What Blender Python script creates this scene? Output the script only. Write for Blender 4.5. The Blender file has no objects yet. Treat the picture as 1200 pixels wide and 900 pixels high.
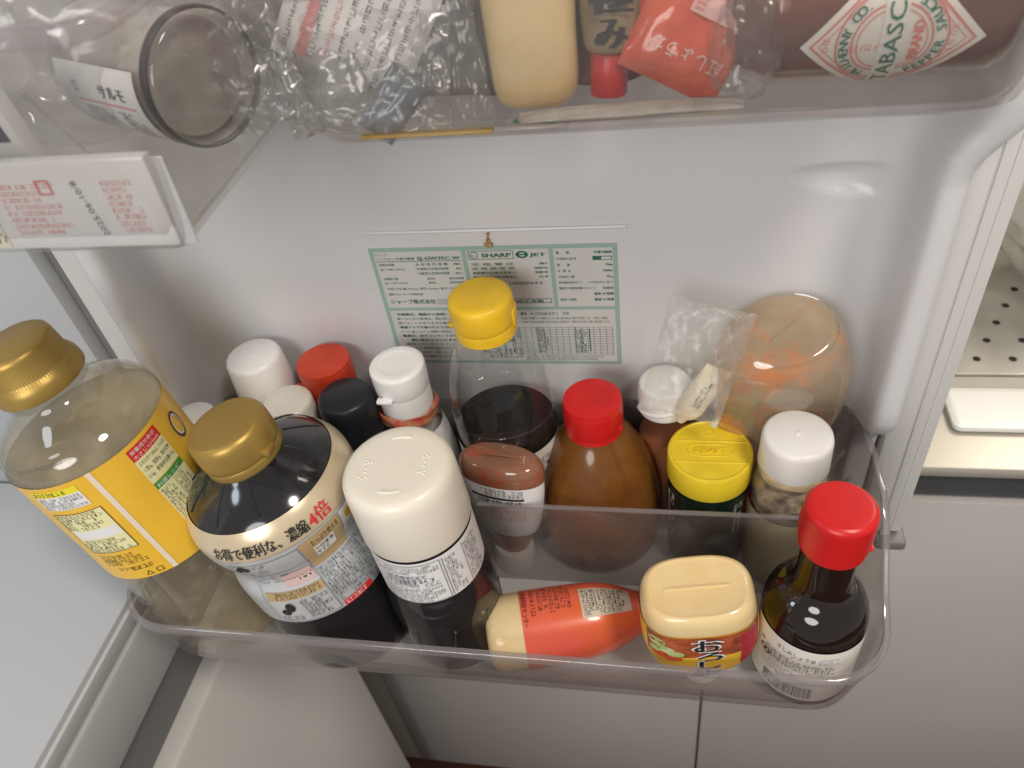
import bpy, bmesh, math, random
from mathutils import Vector, Matrix, noise
random.seed(7)
sc = bpy.context.scene
col = sc.collection
PI = math.pi

# ------------------------------------------------------------------ camera
cam_d = bpy.data.cameras.new('camera')
cam = bpy.data.objects.new('camera', cam_d); col.objects.link(cam)
cam_d.sensor_width = 36; cam_d.lens = 27.6
cam_d.clip_start = 0.01; cam_d.clip_end = 50
CX = Vector((0.98101172, 0.14789421, -0.12547236))
CY = Vector((0.01157408, -0.69042514, -0.72331125))
CZ = Vector((-0.19360282, 0.70812459, -0.67902689))
M = Matrix(((CX.x, -CY.x, -CZ.x, .098), (CX.y, -CY.y, -CZ.y, -.361), (CX.z, -CY.z, -CZ.z, .443), (0, 0, 0, 1)))
cam.matrix_world = M
cam_d.dof.use_dof = True; cam_d.dof.focus_distance = 0.40; cam_d.dof.aperture_fstop = 13
sc.camera = cam

# ------------------------------------------------------------------ world and lamps
w = bpy.data.worlds.new('World'); sc.world = w; w.use_nodes = True
bg = w.node_tree.nodes['Background']; bg.inputs[0].default_value = (1, .97, .95, 1); bg.inputs[1].default_value = .29
def area(name, loc, target, size, power, colr, sy=None):
    d = bpy.data.lights.new(name, 'AREA'); d.energy = power; d.color = colr
    d.shape = 'ELLIPSE'; d.size = size; d.size_y = sy or size
    o = bpy.data.objects.new(name, d); col.objects.link(o); o.location = loc
    o.rotation_euler = (Vector(target) - Vector(loc)).to_track_quat('-Z', 'Y').to_euler()
    return o
area('ceiling_lamp', (.85, -.80, 1.7), (0, 0, 0), .34, 17, (1, .91, .81), .5)
area('kitchen_window', (-.30, -1.75, .95), (.1, 0, .2), .9, 15, (1, .965, .935))
area('worktop_lamp', (.62, .28, .55), (.5, .28, -.1), .3, 1.9, (1, .9, .74))
area('compartment_lamp', (-.5, -.32, .62), (-.42, -.2, 0), .12, .30, (.85, .93, 1))

vs = sc.view_settings; vs.view_transform = 'Standard'; vs.look = 'None'; vs.exposure = .16; vs.gamma = 1
cy = sc.cycles
sc.render.engine = 'CYCLES'
cy.use_denoising = True; cy.max_bounces = 14; cy.transparent_max_bounces = 40; cy.transmission_bounces = 12; cy.glossy_bounces = 4; cy.diffuse_bounces = 4
cy.caustics_reflective = False; cy.caustics_refractive = False; cy.sample_clamp_indirect = 4

# ------------------------------------------------------------------ materials
MATS = {}
def nodes(m):
    m.use_nodes = True; t = m.node_tree; t.nodes.clear()
    o = t.nodes.new('ShaderNodeOutputMaterial'); return t, o
def N(t, kind, **kw):
    n = t.nodes.new(kind)
    for k, v in kw.items():
        if k.startswith('i_'): n.inputs[k[2:].replace('_', ' ')].default_value = v
        else: setattr(n, k, v)
    return n
def c4(c): return (c[0], c[1], c[2], 1)
def mat(name, colr, rough=.4, metal=0, bump=0, bscale=300, var=0, vscale=40, col2=None, sss=0, trans=0, ior=1.45, spec=.5, coat=0, dirt=0, dirtcol=(.2,.15,.1)):
    if name in MATS: return MATS[name]
    m = bpy.data.materials.new(name); t, o = nodes(m)
    p = N(t, 'ShaderNodeBsdfPrincipled'); t.links.new(p.outputs[0], o.inputs[0])
    p.inputs['Base Color'].default_value = c4(colr); p.inputs['Roughness'].default_value = rough
    p.inputs['Metallic'].default_value = metal; p.inputs['IOR'].default_value = ior
    p.inputs['Specular IOR Level'].default_value = spec
    p.inputs['Transmission Weight'].default_value = trans; p.inputs['Coat Weight'].default_value = coat
    if sss:
        p.inputs['Subsurface Weight'].default_value = sss; p.inputs['Subsurface Scale'].default_value = .004
        p.inputs['Subsurface Radius'].default_value = (1, .7, .5)
    tc = N(t, 'ShaderNodeTexCoord')
    cur = None
    if var:
        n = N(t, 'ShaderNodeTexNoise'); n.inputs['Scale'].default_value = vscale; n.inputs['Detail'].default_value = 5
        t.links.new(tc.outputs['Object'], n.inputs[0])
        r = N(t, 'ShaderNodeMapRange'); r.inputs[1].default_value = .35; r.inputs[2].default_value = .68
        t.links.new(n.outputs[0], r.inputs[0])
        mx = N(t, 'ShaderNodeMixRGB'); mx.inputs[1].default_value = c4(colr)
        mx.inputs[2].default_value = c4(col2 or tuple(x * (1 - var) for x in colr))
        t.links.new(r.outputs[0], mx.inputs[0]); cur = mx.outputs[0]
    if dirt:
        n = N(t, 'ShaderNodeTexNoise'); n.inputs['Scale'].default_value = 55; n.inputs['Detail'].default_value = 8; n.inputs['Roughness'].default_value = .7
        t.links.new(tc.outputs['Object'], n.inputs[0])
        r = N(t, 'ShaderNodeMapRange'); r.inputs[1].default_value = .62; r.inputs[2].default_value = .78; r.inputs[4].default_value = dirt
        t.links.new(n.outputs[0], r.inputs[0])
        mx = N(t, 'ShaderNodeMixRGB'); mx.inputs[1].default_value = c4(colr); mx.inputs[2].default_value = c4(dirtcol)
        if cur: t.links.new(cur, mx.inputs[1])
        t.links.new(r.outputs[0], mx.inputs[0]); cur = mx.outputs[0]
    if cur: t.links.new(cur, p.inputs['Base Color'])
    if bump:
        n = N(t, 'ShaderNodeTexNoise'); n.inputs['Scale'].default_value = bscale; n.inputs['Detail'].default_value = 3
        t.links.new(tc.outputs['Object'], n.inputs[0])
        b = N(t, 'ShaderNodeBump'); b.inputs['Strength'].default_value = bump; b.inputs['Distance'].default_value = .001
        t.links.new(n.outputs[0], b.inputs['Height']); t.links.new(b.outputs[0], p.inputs['Normal'])
    MATS[name] = m; return m
def clear(name, tint, haze=.06, hazecol=(.6,.58,.6), gloss=.5, base=.04, rough=.06, bump=0, bscale=60, smear=0, smearcol=(.8,.8,.8), sscale=60, slo=.5, shi=.6, gtint=(1,1,1)):
    """thin clear plastic: tinted see-through, a little haze, grazing gloss, optional dried smears"""
    if name in MATS: return MATS[name]
    m = bpy.data.materials.new(name); t, o = nodes(m); L = t.links.new
    tc = N(t, 'ShaderNodeTexCoord')
    tr = N(t, 'ShaderNodeBsdfTransparent'); tr.inputs[0].default_value = c4(tint)
    di = N(t, 'ShaderNodeBsdfDiffuse'); di.inputs[0].default_value = c4(hazecol)
    gl = N(t, 'ShaderNodeBsdfGlossy'); gl.inputs['Roughness'].default_value = rough; gl.inputs[0].default_value = c4(gtint)
    lw = N(t, 'ShaderNodeLayerWeight'); lw.inputs[0].default_value = .5
    pw = N(t, 'ShaderNodeMath', operation='POWER'); L(lw.outputs['Facing'], pw.inputs[0]); pw.inputs[1].default_value = 3.2
    ma = N(t, 'ShaderNodeMath', operation='MULTIPLY_ADD'); L(pw.outputs[0], ma.inputs[0]); ma.inputs[1].default_value = gloss; ma.inputs[2].default_value = base
    m1 = N(t, 'ShaderNodeMixShader'); m1.inputs[0].default_value = haze; L(tr.outputs[0], m1.inputs[1]); L(di.outputs[0], m1.inputs[2])
    cur = m1
    if smear:
        n = N(t, 'ShaderNodeTexNoise'); n.inputs['Scale'].default_value = sscale; n.inputs['Detail'].default_value = 6; n.inputs['Roughness'].default_value = .6
        L(tc.outputs['Object'], n.inputs[0])
        r = N(t, 'ShaderNodeMapRange'); r.inputs[1].default_value = slo; r.inputs[2].default_value = shi; r.inputs[4].default_value = smear
        L(n.outputs[0], r.inputs[0])
        d2 = N(t, 'ShaderNodeBsdfDiffuse'); d2.inputs[0].default_value = c4(smearcol)
        ms = N(t, 'ShaderNodeMixShader'); L(r.outputs[0], ms.inputs[0]); L(cur.outputs[0], ms.inputs[1]); L(d2.outputs[0], ms.inputs[2]); cur = ms
    m2 = N(t, 'ShaderNodeMixShader'); L(ma.outputs[0], m2.inputs[0]); L(cur.outputs[0], m2.inputs[1]); L(gl.outputs[0], m2.inputs[2])
    L(m2.outputs[0], o.inputs[0])
    if bump:
        n = N(t, 'ShaderNodeTexNoise'); n.inputs['Scale'].default_value = bscale; n.inputs['Detail'].default_value = 4
        L(tc.outputs['Object'], n.inputs[0])
        b = N(t, 'ShaderNodeBump'); b.inputs['Strength'].default_value = bump; b.inputs['Distance'].default_value = .002
        L(n.outputs[0], b.inputs['Height'])
        L(b.outputs[0], gl.inputs['Normal'])
    MATS[name] = m; return m

WHITE = mat('liner plastic', (.652, .652, .66), .28, bump=.02, bscale=900, dirt=.25, dirtcol=(.5,.46,.42))
GASKET = mat('gasket vinyl', (.66, .655, .63), .5, bump=.03, bscale=500)
GOLD = mat('gold cap plastic', (.42, .275, .07), .40, metal=.55, bump=.02, bscale=700)
CREAMCAP = mat('cream cap plastic', (.80, .75, .64), .3, dirt=.22, dirtcol=(.55,.48,.38), bump=.015, bscale=600, sss=.1)
WHITECAP = mat('white cap plastic', (.80, .79, .77), .32, dirt=.22, dirtcol=(.55,.48,.38), bump=.015, bscale=600, sss=.1)
OFFCAP = mat('ivory cap plastic', (.76, .74, .66), .34, dirt=.22, dirtcol=(.55,.48,.38), bump=.015)
REDCAP = mat('red cap plastic', (.62, .014, .014), .33, var=.14, vscale=70, bump=.02, bscale=500)
ORANGECAP = mat('orange red cap plastic', (.60, .055, .02), .36, var=.14, vscale=70, bump=.02, bscale=500)
YELCAP = mat('yellow cap plastic', (.83, .53, .025), .38, var=.14, vscale=70, bump=.02, bscale=500, sss=.08)
YEL2 = mat('bright yellow lid plastic', (.80, .60, .03), .38, var=.14, vscale=70, bump=.02, bscale=500)
BLACKCAP = mat('black cap plastic', (.012, .014, .018), .38, bump=.02)
BLACK = mat('black ink', (.015, .015, .015), .5)
DGREY = mat('grey ink', (.10, .10, .11), .5)
LGREY = mat('pale grey ink', (.45, .46, .48), .5)
RED = mat('red ink', (.62, .03, .03), .5)
PINK = mat('pink ink', (.72, .25, .25), .5)
GREEN = mat('green ink', (.010, .145, .10), .5)
DGREEN = mat('dark green ink', (.01, .16, .09), .5)
SAGE = mat('sage border ink', (.30, .45, .39), .5)
PAPER = mat('white label film', (.78, .78, .77), .38, coat=.2, bump=.02, bscale=120)
PAPER2 = mat('paper label', (.80, .77, .70), .5, bump=.02, bscale=200)
PLATE = mat('rating plate film', (.60, .60, .57), .35)
YELLABEL = mat('yellow label film', (.86, .52, .045), .38, coat=.2, bump=.02, bscale=90, var=.06)
PALEYEL = mat('pale yellow ink', (.80, .76, .42), .45)
TAN = mat('tan ink', (.45, .32, .16), .45)
CHAMP = mat('champagne sleeve', (.70, .58, .40), .26, metal=.35, coat=.3, bump=.02, bscale=80)
SILVER = mat('silver sleeve', (.62, .64, .66), .28, metal=.3, coat=.3, bump=.03, bscale=80)
DARKSAUCE = mat('dark soy sauce', (.006, .005, .005), .12, spec=.22)
BROWNSAUCE = mat('brown black sauce glass', (.011, .006, .004), .07, spec=.7, coat=.4)
CREAM = mat('mayonnaise cream', (.78, .62, .34), .26, coat=.5, sss=.15, var=.10, vscale=35, col2=(.74, .52, .24))
ORANGERED = mat('orange red label', (.76, .115, .075), .3, coat=.4, var=.12, vscale=30, col2=(.70,.13,.03), bump=.05, bscale=45)
CLEARB = clear('clear bottle plastic', (.95, .95, .94), haze=.015, gloss=.55, base=.04, rough=.05, bump=.05, bscale=50)
BIN = clear('smoky bin plastic', (.89, .875, .865), haze=.075, hazecol=(.46,.42,.41), gloss=.5, base=.03, rough=.09, bump=.03, smear=.12, smearcol=(.55,.52,.50), sscale=28, slo=.52, shi=.72)
BINTOP = clear('clear bin plastic', (.93, .92, .91), haze=.045, hazecol=(.6,.58,.57), gloss=.5, base=.035, rough=.08, bump=.02)
RIM = clear('bin rim plastic', (.82, .80, .805), haze=.20, hazecol=(.50,.47,.48), gloss=.35, base=.05, rough=.12)
FILM = clear('clear film', (.93, .93, .93), haze=.06, hazecol=(.8,.8,.8), gloss=.45, base=.045, rough=.18, bump=.32, bscale=60)

# ------------------------------------------------------------------ mesh helpers
def mk(name, verts, faces, m, parent=None, smooth=True, sharp=38, kind=None, label=None):
    me = bpy.data.meshes.new(name); me.from_pydata([tuple(v) for v in verts], [], faces); me.update()
    bm = bmesh.new(); bm.from_mesh(me); bmesh.ops.recalc_face_normals(bm, faces=bm.faces); bm.to_mesh(me); bm.free()
    if smooth:
        for p in me.polygons: p.use_smooth = True
        me.set_sharp_from_angle(angle=math.radians(sharp))
    me.materials.append(m)
    o = bpy.data.objects.new(name, me); col.objects.link(o)
    if parent: o.parent = parent
    if kind: o['kind'] = kind
    if label: o['label'] = label
    return o
def raw(name, verts, faces, m, parent=None):
    me = bpy.data.meshes.new(name); me.from_pydata([tuple(v) for v in verts], [], faces); me.update(); me.materials.append(m)
    o = bpy.data.objects.new(name, me); col.objects.link(o)
    if parent: o.parent = parent
    return o
def thing(name, label, cat, loc=(0,0,0), rot=(0,0,0), group=None):
    o = bpy.data.objects.new(name, None); col.objects.link(o); o.location = loc; o.rotation_euler = rot
    o.empty_display_size = .01
    o['label'] = label; o['category'] = cat
    if group: o['group'] = group
    return o
def crom(pts, n=5):
    """Catmull-Rom through 2D points"""
    out = []
    P = [pts[0]] + list(pts) + [pts[-1]]
    for i in range(1, len(P) - 2):
        p0, p1, p2, p3 = P[i-1], P[i], P[i+1], P[i+2]
        for k in range(n):
            t = k / n
            out.append(tuple(.5 * (2*b + (c-a)*t + (2*a-5*b+4*c-d)*t*t + (-a+3*b-3*c+d)*t**3) for a, b, c, d in zip(p0, p1, p2, p3)))
    out.append(tuple(pts[-1])); return out
def rings(rs, close0=True, close1=True):
    """list of rings of equal length -> verts, faces"""
    v = []; f = []; n = len(rs[0])
    for r in rs: v += r
    for i in range(len(rs) - 1):
        for j in range(n):
            a = i*n + j; b = i*n + (j+1) % n
            f.append((a, b, b + n, a + n))
    if close0: f.append(tuple(range(n - 1, -1, -1)))
    if close1: f.append(tuple((len(rs)-1)*n + k for k in range(n)))
    return v, f
def lathe(name, prof, m, parent, seg=56, sx=1, sy=1, rmod=None, close0=True, close1=True, sharp=38, label=None):
    rs = []
    for r, z in prof:
        r = max(r, 1e-5)
        rs.append([((r + (rmod(2*PI*k/seg, z) if rmod else 0))*math.cos(2*PI*k/seg)*sx, (r + (rmod(2*PI*k/seg, z) if rmod else 0))*math.sin(2*PI*k/seg)*sy, z) for k in range(seg)])
    v, f = rings(rs, close0, close1)
    return mk(name, v, f, m, parent, sharp=sharp, label=label)
def sellipse(a, b, n, cx, cy, z, seg=48):
    out = []
    for k in range(seg):
        t = 2*PI*k/seg; c, s = math.cos(t), math.sin(t)
        out.append((cx + a*math.copysign(abs(c)**(2/n), c), cy + b*math.copysign(abs(s)**(2/n), s), z))
    return out
def loft(name, secs, m, parent, seg=48, sharp=50, smooth_n=4, close0=True, close1=True):
    """secs: (z,a,b,n,cx,cy) bottom to top"""
    s = crom(secs, smooth_n) if smooth_n else secs
    rs = [sellipse(max(a,1e-4), max(b,1e-4), n, cx, cy, z, seg) for z, a, b, n, cx, cy in s]
    v, f = rings(rs, close0, close1)
    return mk(name, v, f, m, parent, sharp=sharp)
def box(name, x0, x1, y0, y1, z0, z1, m, parent=None, bev=.001, seg=2):
    bm = bmesh.new(); bmesh.ops.create_cube(bm, size=1)
    for v in bm.verts:
        v.co = Vector(((x0+x1)/2 + v.co.x*(x1-x0), (y0+y1)/2 + v.co.y*(y1-y0), (z0+z1)/2 + v.co.z*(z1-z0)))
    if bev: bmesh.ops.bevel(bm, geom=list(bm.edges), offset=bev, segments=seg, affect='EDGES', profile=.5)
    me = bpy.data.meshes.new(name); bm.to_mesh(me); bm.free()
    for p in me.polygons: p.use_smooth = True
    me.set_sharp_from_angle(angle=math.radians(40))
    me.materials.append(m); o = bpy.data.objects.new(name, me); col.objects.link(o)
    if parent: o.parent = parent
    return o
def tube(name, pts, rad, m, parent=None, seg=8):
    pts = [Vector(p) for p in pts]; rs = []
    for i, p in enumerate(pts):
        d = (pts[min(i+1, len(pts)-1)] - pts[max(i-1, 0)]).normalized()
        u = d.cross(Vector((0,0,1)));  u = u.normalized() if u.length > 1e-4 else Vector((1,0,0))
        w_ = d.cross(u); rr = rad[i] if isinstance(rad, (list, tuple)) else rad
        rs.append([tuple(p + u*math.cos(2*PI*k/seg)*rr + w_*math.sin(2*PI*k/seg)*rr) for k in range(seg)])
    v, f = rings(rs); return mk(name, v, f, m, parent)

# ------------------------------------------------------------------ printing on surfaces
TXT = {}
def glyphs(s):
    if s in TXT: return TXT[s]
    c = bpy.data.curves.new('t', 'FONT'); c.body = s; c.size = 1; c.resolution_u = 2 if len(s) < 14 else 1
    o = bpy.data.objects.new('t', c); col.objects.link(o)
    me = bpy.data.meshes.new_from_object(o.evaluated_get(bpy.context.evaluated_depsgraph_get()))
    v = [(p.co.x, p.co.y) for p in me.vertices]; f = [tuple(p.vertices) for p in me.polygons]
    bpy.data.objects.remove(o); bpy.data.curves.remove(c); bpy.data.meshes.remove(me)
    wd = max([p[0] for p in v] or [0])
    TXT[s] = (v, f, wd); return TXT[s]
class Print:
    """flat print in (u,v) metres, laid on a surface by map(u,v,offset)"""
    def __init__(s): s.g = {}
    def add(s, name, m, lev, vs, fs):
        e = s.g.setdefault((name, m.name), [m, [], []])
        b = len(e[1]); e[1] += [(u, v, lev) for u, v in vs]; e[2] += [tuple(b + i for i in f) for f in fs]
    def rect(s, u0, v0, u1, v1, m, lev=.00015, name='colour_panel', step=.003):
        n = max(1, int(abs(u1-u0)/step)); k = max(1, int(abs(v1-v0)/step))
        vs = [(u0+(u1-u0)*i/n, v0+(v1-v0)*j/k) for j in range(k+1) for i in range(n+1)]
        s.add(name, m, lev, vs, [(j*(n+1)+i, j*(n+1)+i+1, (j+1)*(n+1)+i+1, (j+1)*(n+1)+i) for j in range(k) for i in range(n)])
    def frame(s, u0, v0, u1, v1, t, m, lev=.0003, name='printed_line'):
        for a in ((u0, v0, u1, v0+t), (u0, v1-t, u1, v1), (u0, v0+t, u0+t, v1-t), (u1-t, v0+t, u1, v1-t)): s.rect(*a, m, lev, name)
    def text(s, t, u, v, h, m, rot=0, width=None, lev=.0003, bold=0, al='L', name='lettering'):
        vs, fs, wd = glyphs(t)
        sx = h if width is None else width/max(wd, 1e-6)
        off = {'L': 0, 'C': -wd*sx/2, 'R': -wd*sx}[al]
        c, sn = math.cos(rot), math.sin(rot)
        for k in range(1 + (2 if bold else 0)):
            d = (0, bold*h, -bold*h)[k]
            s.add(name, m, lev + k*.00003, [(u + (p[0]*sx+off+d)*c - p[1]*h*sn, v + (p[0]*sx+off+d)*sn + p[1]*h*c) for p in vs], fs)
    def rows(s, u0, v0, u1, v1, n, m, rot=0, fill=.82, name='lettering', lev=.0003, ragged=.25, seed=1):
        """lines of print too small to read: strokes in character cells"""
        rd = random.Random(seed); pu, pv = (u0+u1)/2, (v0+v1)/2
        W_, H_ = abs(u1-u0), abs(v1-v0); ph = H_/n; ch = ph*fill; cw = ch*.95
        vs = []; fs = []
        def q(a, b, c, d):
            k = len(vs)
            for x, y in ((a, b), (c, b), (c, d), (a, d)):
                x -= W_/2; y -= H_/2
                vs.append((pu + x*math.cos(rot) - y*math.sin(rot), pv + x*math.sin(rot) + y*math.cos(rot)))
            fs.append((k, k+1, k+2, k+3))
        for r in range(n):
            y = H_ - (r+1)*ph + ph*(1-fill)/2
            end = W_*(1 - (rd.random()*ragged if rd.random() < .6 else 0)); x = 0
            while x + cw < end:
                if rd.random() < .93:
                    t = ch*.105; nh = rd.choice((2, 2, 3, 3)); o0 = rd.random()*.08
                    for k in range(nh):
                        yy = y + ch*(o0 + .80*k/max(1, nh-1)); x0_ = x + cw*rd.choice((.04, .04, .2)); q(x0_, yy, x+cw*rd.choice((.84, .84, .6)), yy+t)
                    for k in range(rd.choice((1, 1, 2))):
                        xx = x + cw*(rd.choice((.08, .42, .74)) if k == 0 else rd.choice((.24, .60))); q(xx, y+ch*rd.choice((0, .0, .3)), xx+t, y+ch*rd.choice((.9, .9, .6)))
                x += cw
        s.add(name, m, lev, vs, fs)
    def build(s, fmap, parent, skip=()):
        out = []
        for (nm, _), (m, vs, fs) in s.g.items():
            if fs:
                o_ = raw(nm, [fmap(*p) for p in vs], fs, m, parent); o_['kind'] = 'stuff'; out.append(o_)
        return out
def cylmap(rf, phase=0, z0=0, sx=1, sy=1):
    """u along the circumference (0 faces -y turned by phase), v up"""
    def f(u, v, off):
        r = rf(v) if callable(rf) else rf
        r0 = r if not callable(rf) else rf(0)
        a = phase + u/r0 - PI/2
        return ((r*sx+off+.0005)*math.cos(a), (r*sy+off+.0005)*math.sin(a), z0 + v)
    return f
def wrap(name, rf, z0, z1, a0, a1, m, parent, phase=0, nz=10, na=64, sx=1, sy=1, th=.0004, label=None):
    """label sheet wrapped on a lathe: angles in radians from the front"""
    v = []; f = []
    full = abs(a1-a0) > 2*PI-.001
    for k in range(nz+1):
        z = z0 + (z1-z0)*k/nz; r = rf(z) if callable(rf) else rf
        for j in range(na+1):
            a = phase + a0 + (a1-a0)*j/na - PI/2
            v.append(((r*sx+th)*math.cos(a), (r*sy+th)*math.sin(a), z))
    for k in range(nz):
        for j in range(na):
            a = k*(na+1)+j; f.append((a, a+1, a+na+2, a+na+1))
    o = raw(name, v, f, m, parent)
    for p in o.data.polygons: p.use_smooth = True
    if label: o['label'] = label
    return o
def interp(prof):
    pr = sorted((z, r) for r, z in prof)
    def f(z):
        for (z0, r0), (z1, r1) in zip(pr, pr[1:]):
            if z0 <= z <= z1: return r0 + (r1-r0)*((z-z0)/max(z1-z0, 1e-9))
        return pr[-1][1] if z > pr[-1][0] else pr[0][1]
    return f
def inner(prof, lev, d=.0012):
    """liquid body: the profile shrunk and cut at a level"""
    fz = interp(prof); z0 = min(z for r, z in prof)
    out = [(1e-5, z0 + d)]; n = 24
    for k in range(n+1):
        z = z0 + d + (lev - z0 - d)*k/n; out.append((max(fz(z) - d, 1e-4), z))
    out.append((1e-5, lev)); return out

# ================================================================== SETTING
def plane(name, x0, x1, y0, y1, z, m, kind='structure'):
    o = raw(name, [(x0,y0,z),(x1,y0,z),(x1,y1,z),(x0,y1,z)], [(0,1,2,3)], m); o['kind'] = kind; return o
FLOORM = mat('dark wood floor', (.075, .030, .020), .35, var=.4, vscale=8)
plane('floor', -1.6, 2.2, -1.6, 1.2, -.868, FLOORM)
KWALL = mat('kitchen wall', (.66, .62, .54), .5, bump=.03)
kw_ = box('wall', -1.2, 2.2, .78, .84, -.868, 1.6, KWALL, bev=0); kw_['kind'] = 'structure'

# ------------------------------------------------------------------ worktop unit behind the door
CAB = mat('cabinet laminate', (.52, .495, .47), .38, bump=.01, var=.07, vscale=4, dirt=.2, dirtcol=(.40,.36,.32))
CABD = mat('cabinet side', (.50, .46, .41), .5)
STEEL = mat('brushed steel', (.50, .48, .44), .42, metal=.6, var=.2, vscale=25, bump=.05, bscale=200)
STEEL2 = mat('worktop edge steel', (.52, .49, .43), .35, metal=.35)
DARKEDGE = mat('dark recess strip', (.07, .075, .08), .4)
k = thing('kitchen_counter', 'pale kitchen counter with steel top standing behind the open fridge door', 'counter', (.5, .1, -.868))
def kb(name, x0, x1, y0, y1, z0, z1, m, bev=.001, par=None):
    return box(name, x0-.5, x1-.5, y0-.1, y1-.1, z0+.868, z1+.868, m, par or k, bev)
kb('cabinet_carcass', -.40, 1.4, .118, .7, -.80, -.13, CABD)
kb('toe_kick', -.40, 1.4, .16, .7, -.868, -.801, mat('toe kick', (.05,.04,.035), .5))
kb('filler_panel', -.40, -.2855, .106, .117, -.860, -.133, CABD, .0015)
kb('cabinet_door', -.2825, .1435, .100, .117, -.845, -.133, CAB, .0015)
kb('cabinet_door', .1465, .70, .100, .117, -.845, -.133, CAB, .0015)
kb('cabinet_door', .703, 1.3, .100, .117, -.845, -.133, CAB, .0015)
kb('edge_strip', -.20, 1.4, .104, .12, -.129, -.0975, DARKEDGE, .001)
kb('worktop', -.20, 1.4, .096, .7, -.097, -.084, STEEL2, .004)
pl = kb('drain_plate', .27, 1.0, .205, .6, -.0838, -.0805, STEEL, .002)
HOLE = mat('hole shadow', (.015, .014, .013), .6)
hd = bpy.data.meshes.new('drain_hole')
hv = [(.0033*math.cos(2*PI*i/14), .0033*math.sin(2*PI*i/14), 0) for i in range(14)] + [(.0029*math.cos(2*PI*i/14), .0029*math.sin(2*PI*i/14), -.0003) for i in range(14)]
hd.from_pydata(hv, [], [tuple(range(14, 28))] + [(i, (i+1) % 14, 14+(i+1) % 14, 14+i) for i in range(14)]); hd.materials.append(HOLE)
for iy in range(5):
    for ix in range(8):
        o = bpy.data.objects.new('drain_hole', hd); col.objects.link(o); o.parent = pl
        o.location = (.345 + ix*.030 + (.015 if iy % 2 else 0) - .5, .225 + iy*.026 - .1, -.0799 + .868)
o = box('chopping_board', .335, .62, .134, .182, -.0825, -.0745, mat('white board plastic', (.86,.86,.83), .4), bev=.006, seg=3)
o['label'] = 'white plastic chopping board lying on the counter beside the perforated steel plate'; o['category'] = 'chopping board'
def crumple(name, cx, cy, cz, rx, ry, rz, m, amp=.35, sub=5, seed=0, parent=None, fr=3.2):
    bm = bmesh.new(); bmesh.ops.create_icosphere(bm, subdivisions=sub, radius=1)
    for v in bm.verts:
        d = v.co.normalized(); s_ = Vector((seed*3.1, seed*1.7, seed))
        a = noise.noise(d*1.4 + s_)*amp + (abs(noise.noise(d*fr + s_))*-1+.2)*amp*1.1 + (abs(noise.noise(d*fr*2.3 + s_*2))*-1+.2)*amp*.5
        v.co = Vector((cx + d.x*rx*(1+a), cy + d.y*ry*(1+a), cz + d.z*rz*(1+a)))
    me = bpy.data.meshes.new(name); bm.to_mesh(me); bm.free()
    for p in me.polygons: p.use_smooth = True
    me.set_sharp_from_angle(angle=math.radians(35)); me.materials.append(m)
    o = bpy.data.objects.new(name, me); col.objects.link(o)
    if parent: o.parent = parent
    return o
BAGW = clear('white carrier film', (.9,.9,.86), haze=.62, hazecol=(.86,.85,.80), gloss=.4, base=.08, rough=.2, bump=.6, bscale=60)
o = crumple('plastic_bag', .58, .36, .085, .20, .13, .175, BAGW, amp=.22, seed=3, fr=2.2)
o['label'] = 'crumpled whitish plastic bag sitting on the steel counter plate'; o['category'] = 'plastic bag'

# ------------------------------------------------------------------ refrigerator body at the left (its opening faces the door)
FR = mat('refrigerator inner plastic', (.50, .52, .545), .34, bump=.015, dirt=.1, dirtcol=(.45,.45,.42))
FR2 = mat('refrigerator frame plastic', (.52, .53, .52), .36, bump=.015)
FRD = mat('freezer door steel paint', (.74, .72, .69), .26, bump=.01, bscale=80)
FRG = mat('gap shade grey', (.20, .205, .21), .5)  # dark grey that paints the shade inside the gaps
fb = thing('refrigerator', 'white refrigerator standing open, its door liner carrying bins of bottles and a rating plate', 'refrigerator', (-.5, -.3, -.868))
def fbx(name, x0, x1, y0, y1, z0, z1, m, bev=.0015): return box(name, x0+.5, x1+.5, y0+.3, y1+.3, z0+.868, z1+.868, m, fb, bev)
fbx('compartment_floor', -.80, -.2635, -.64, -.024, -.02, .003, FR, .003)
fbx('hinge_gap_shade', -.2720, -.2672, -.0120, .02, -.02, .75, FRG, .0005)  # solid dark strip in place of the shadow between door and body
fbx('inner_wall', -.80, -.2725, -.0225, .03, -.02, .75, FR, .004)
fbx('rear_wall', -.85, -.801, -.64, .03, -.02, .75, FR, .002)
fbx('front_strip', -.30, -.2605, -.64, .03, -.0135, -.0015, FR2, .0015)
fbx('front_rail', -.30, -.2575, -.64, .03, -.068, -.015, FR2, .004)
fbx('door_gap_shade', -.31, -.275, -.64, .03, -.129, -.069, FRG, .001)  # recess coloured dark for the shade above the freezer door
fbx('freezer_door', -.33, -.258, -.64, .040, -.86, -.130, FRD, .005)
fbx('cabinet_shell', -.86, -.335, -.65, .052, -.868, -.0205, mat('cabinet shell', (.36,.33,.29), .4), .002)
fbx('side_panel', -.86, -.331, .053, .058, -.868, .75, mat('side shell', (.42,.39,.34), .4), .001)
fbx('kick_bracket', -.33, -.27, .041, .05, -.86, -.66, mat('dark hinge bracket', (.16,.15,.14), .5), .002)
o = box('food_box', -.50, -.455, -.075, -.03, .0035, .022, mat('teal carton', (.02,.25,.22), .4), bev=.001)
o['label'] = 'small teal carton on the fridge floor behind the pale vinegar bottle'; o['category'] = 'carton'

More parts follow.
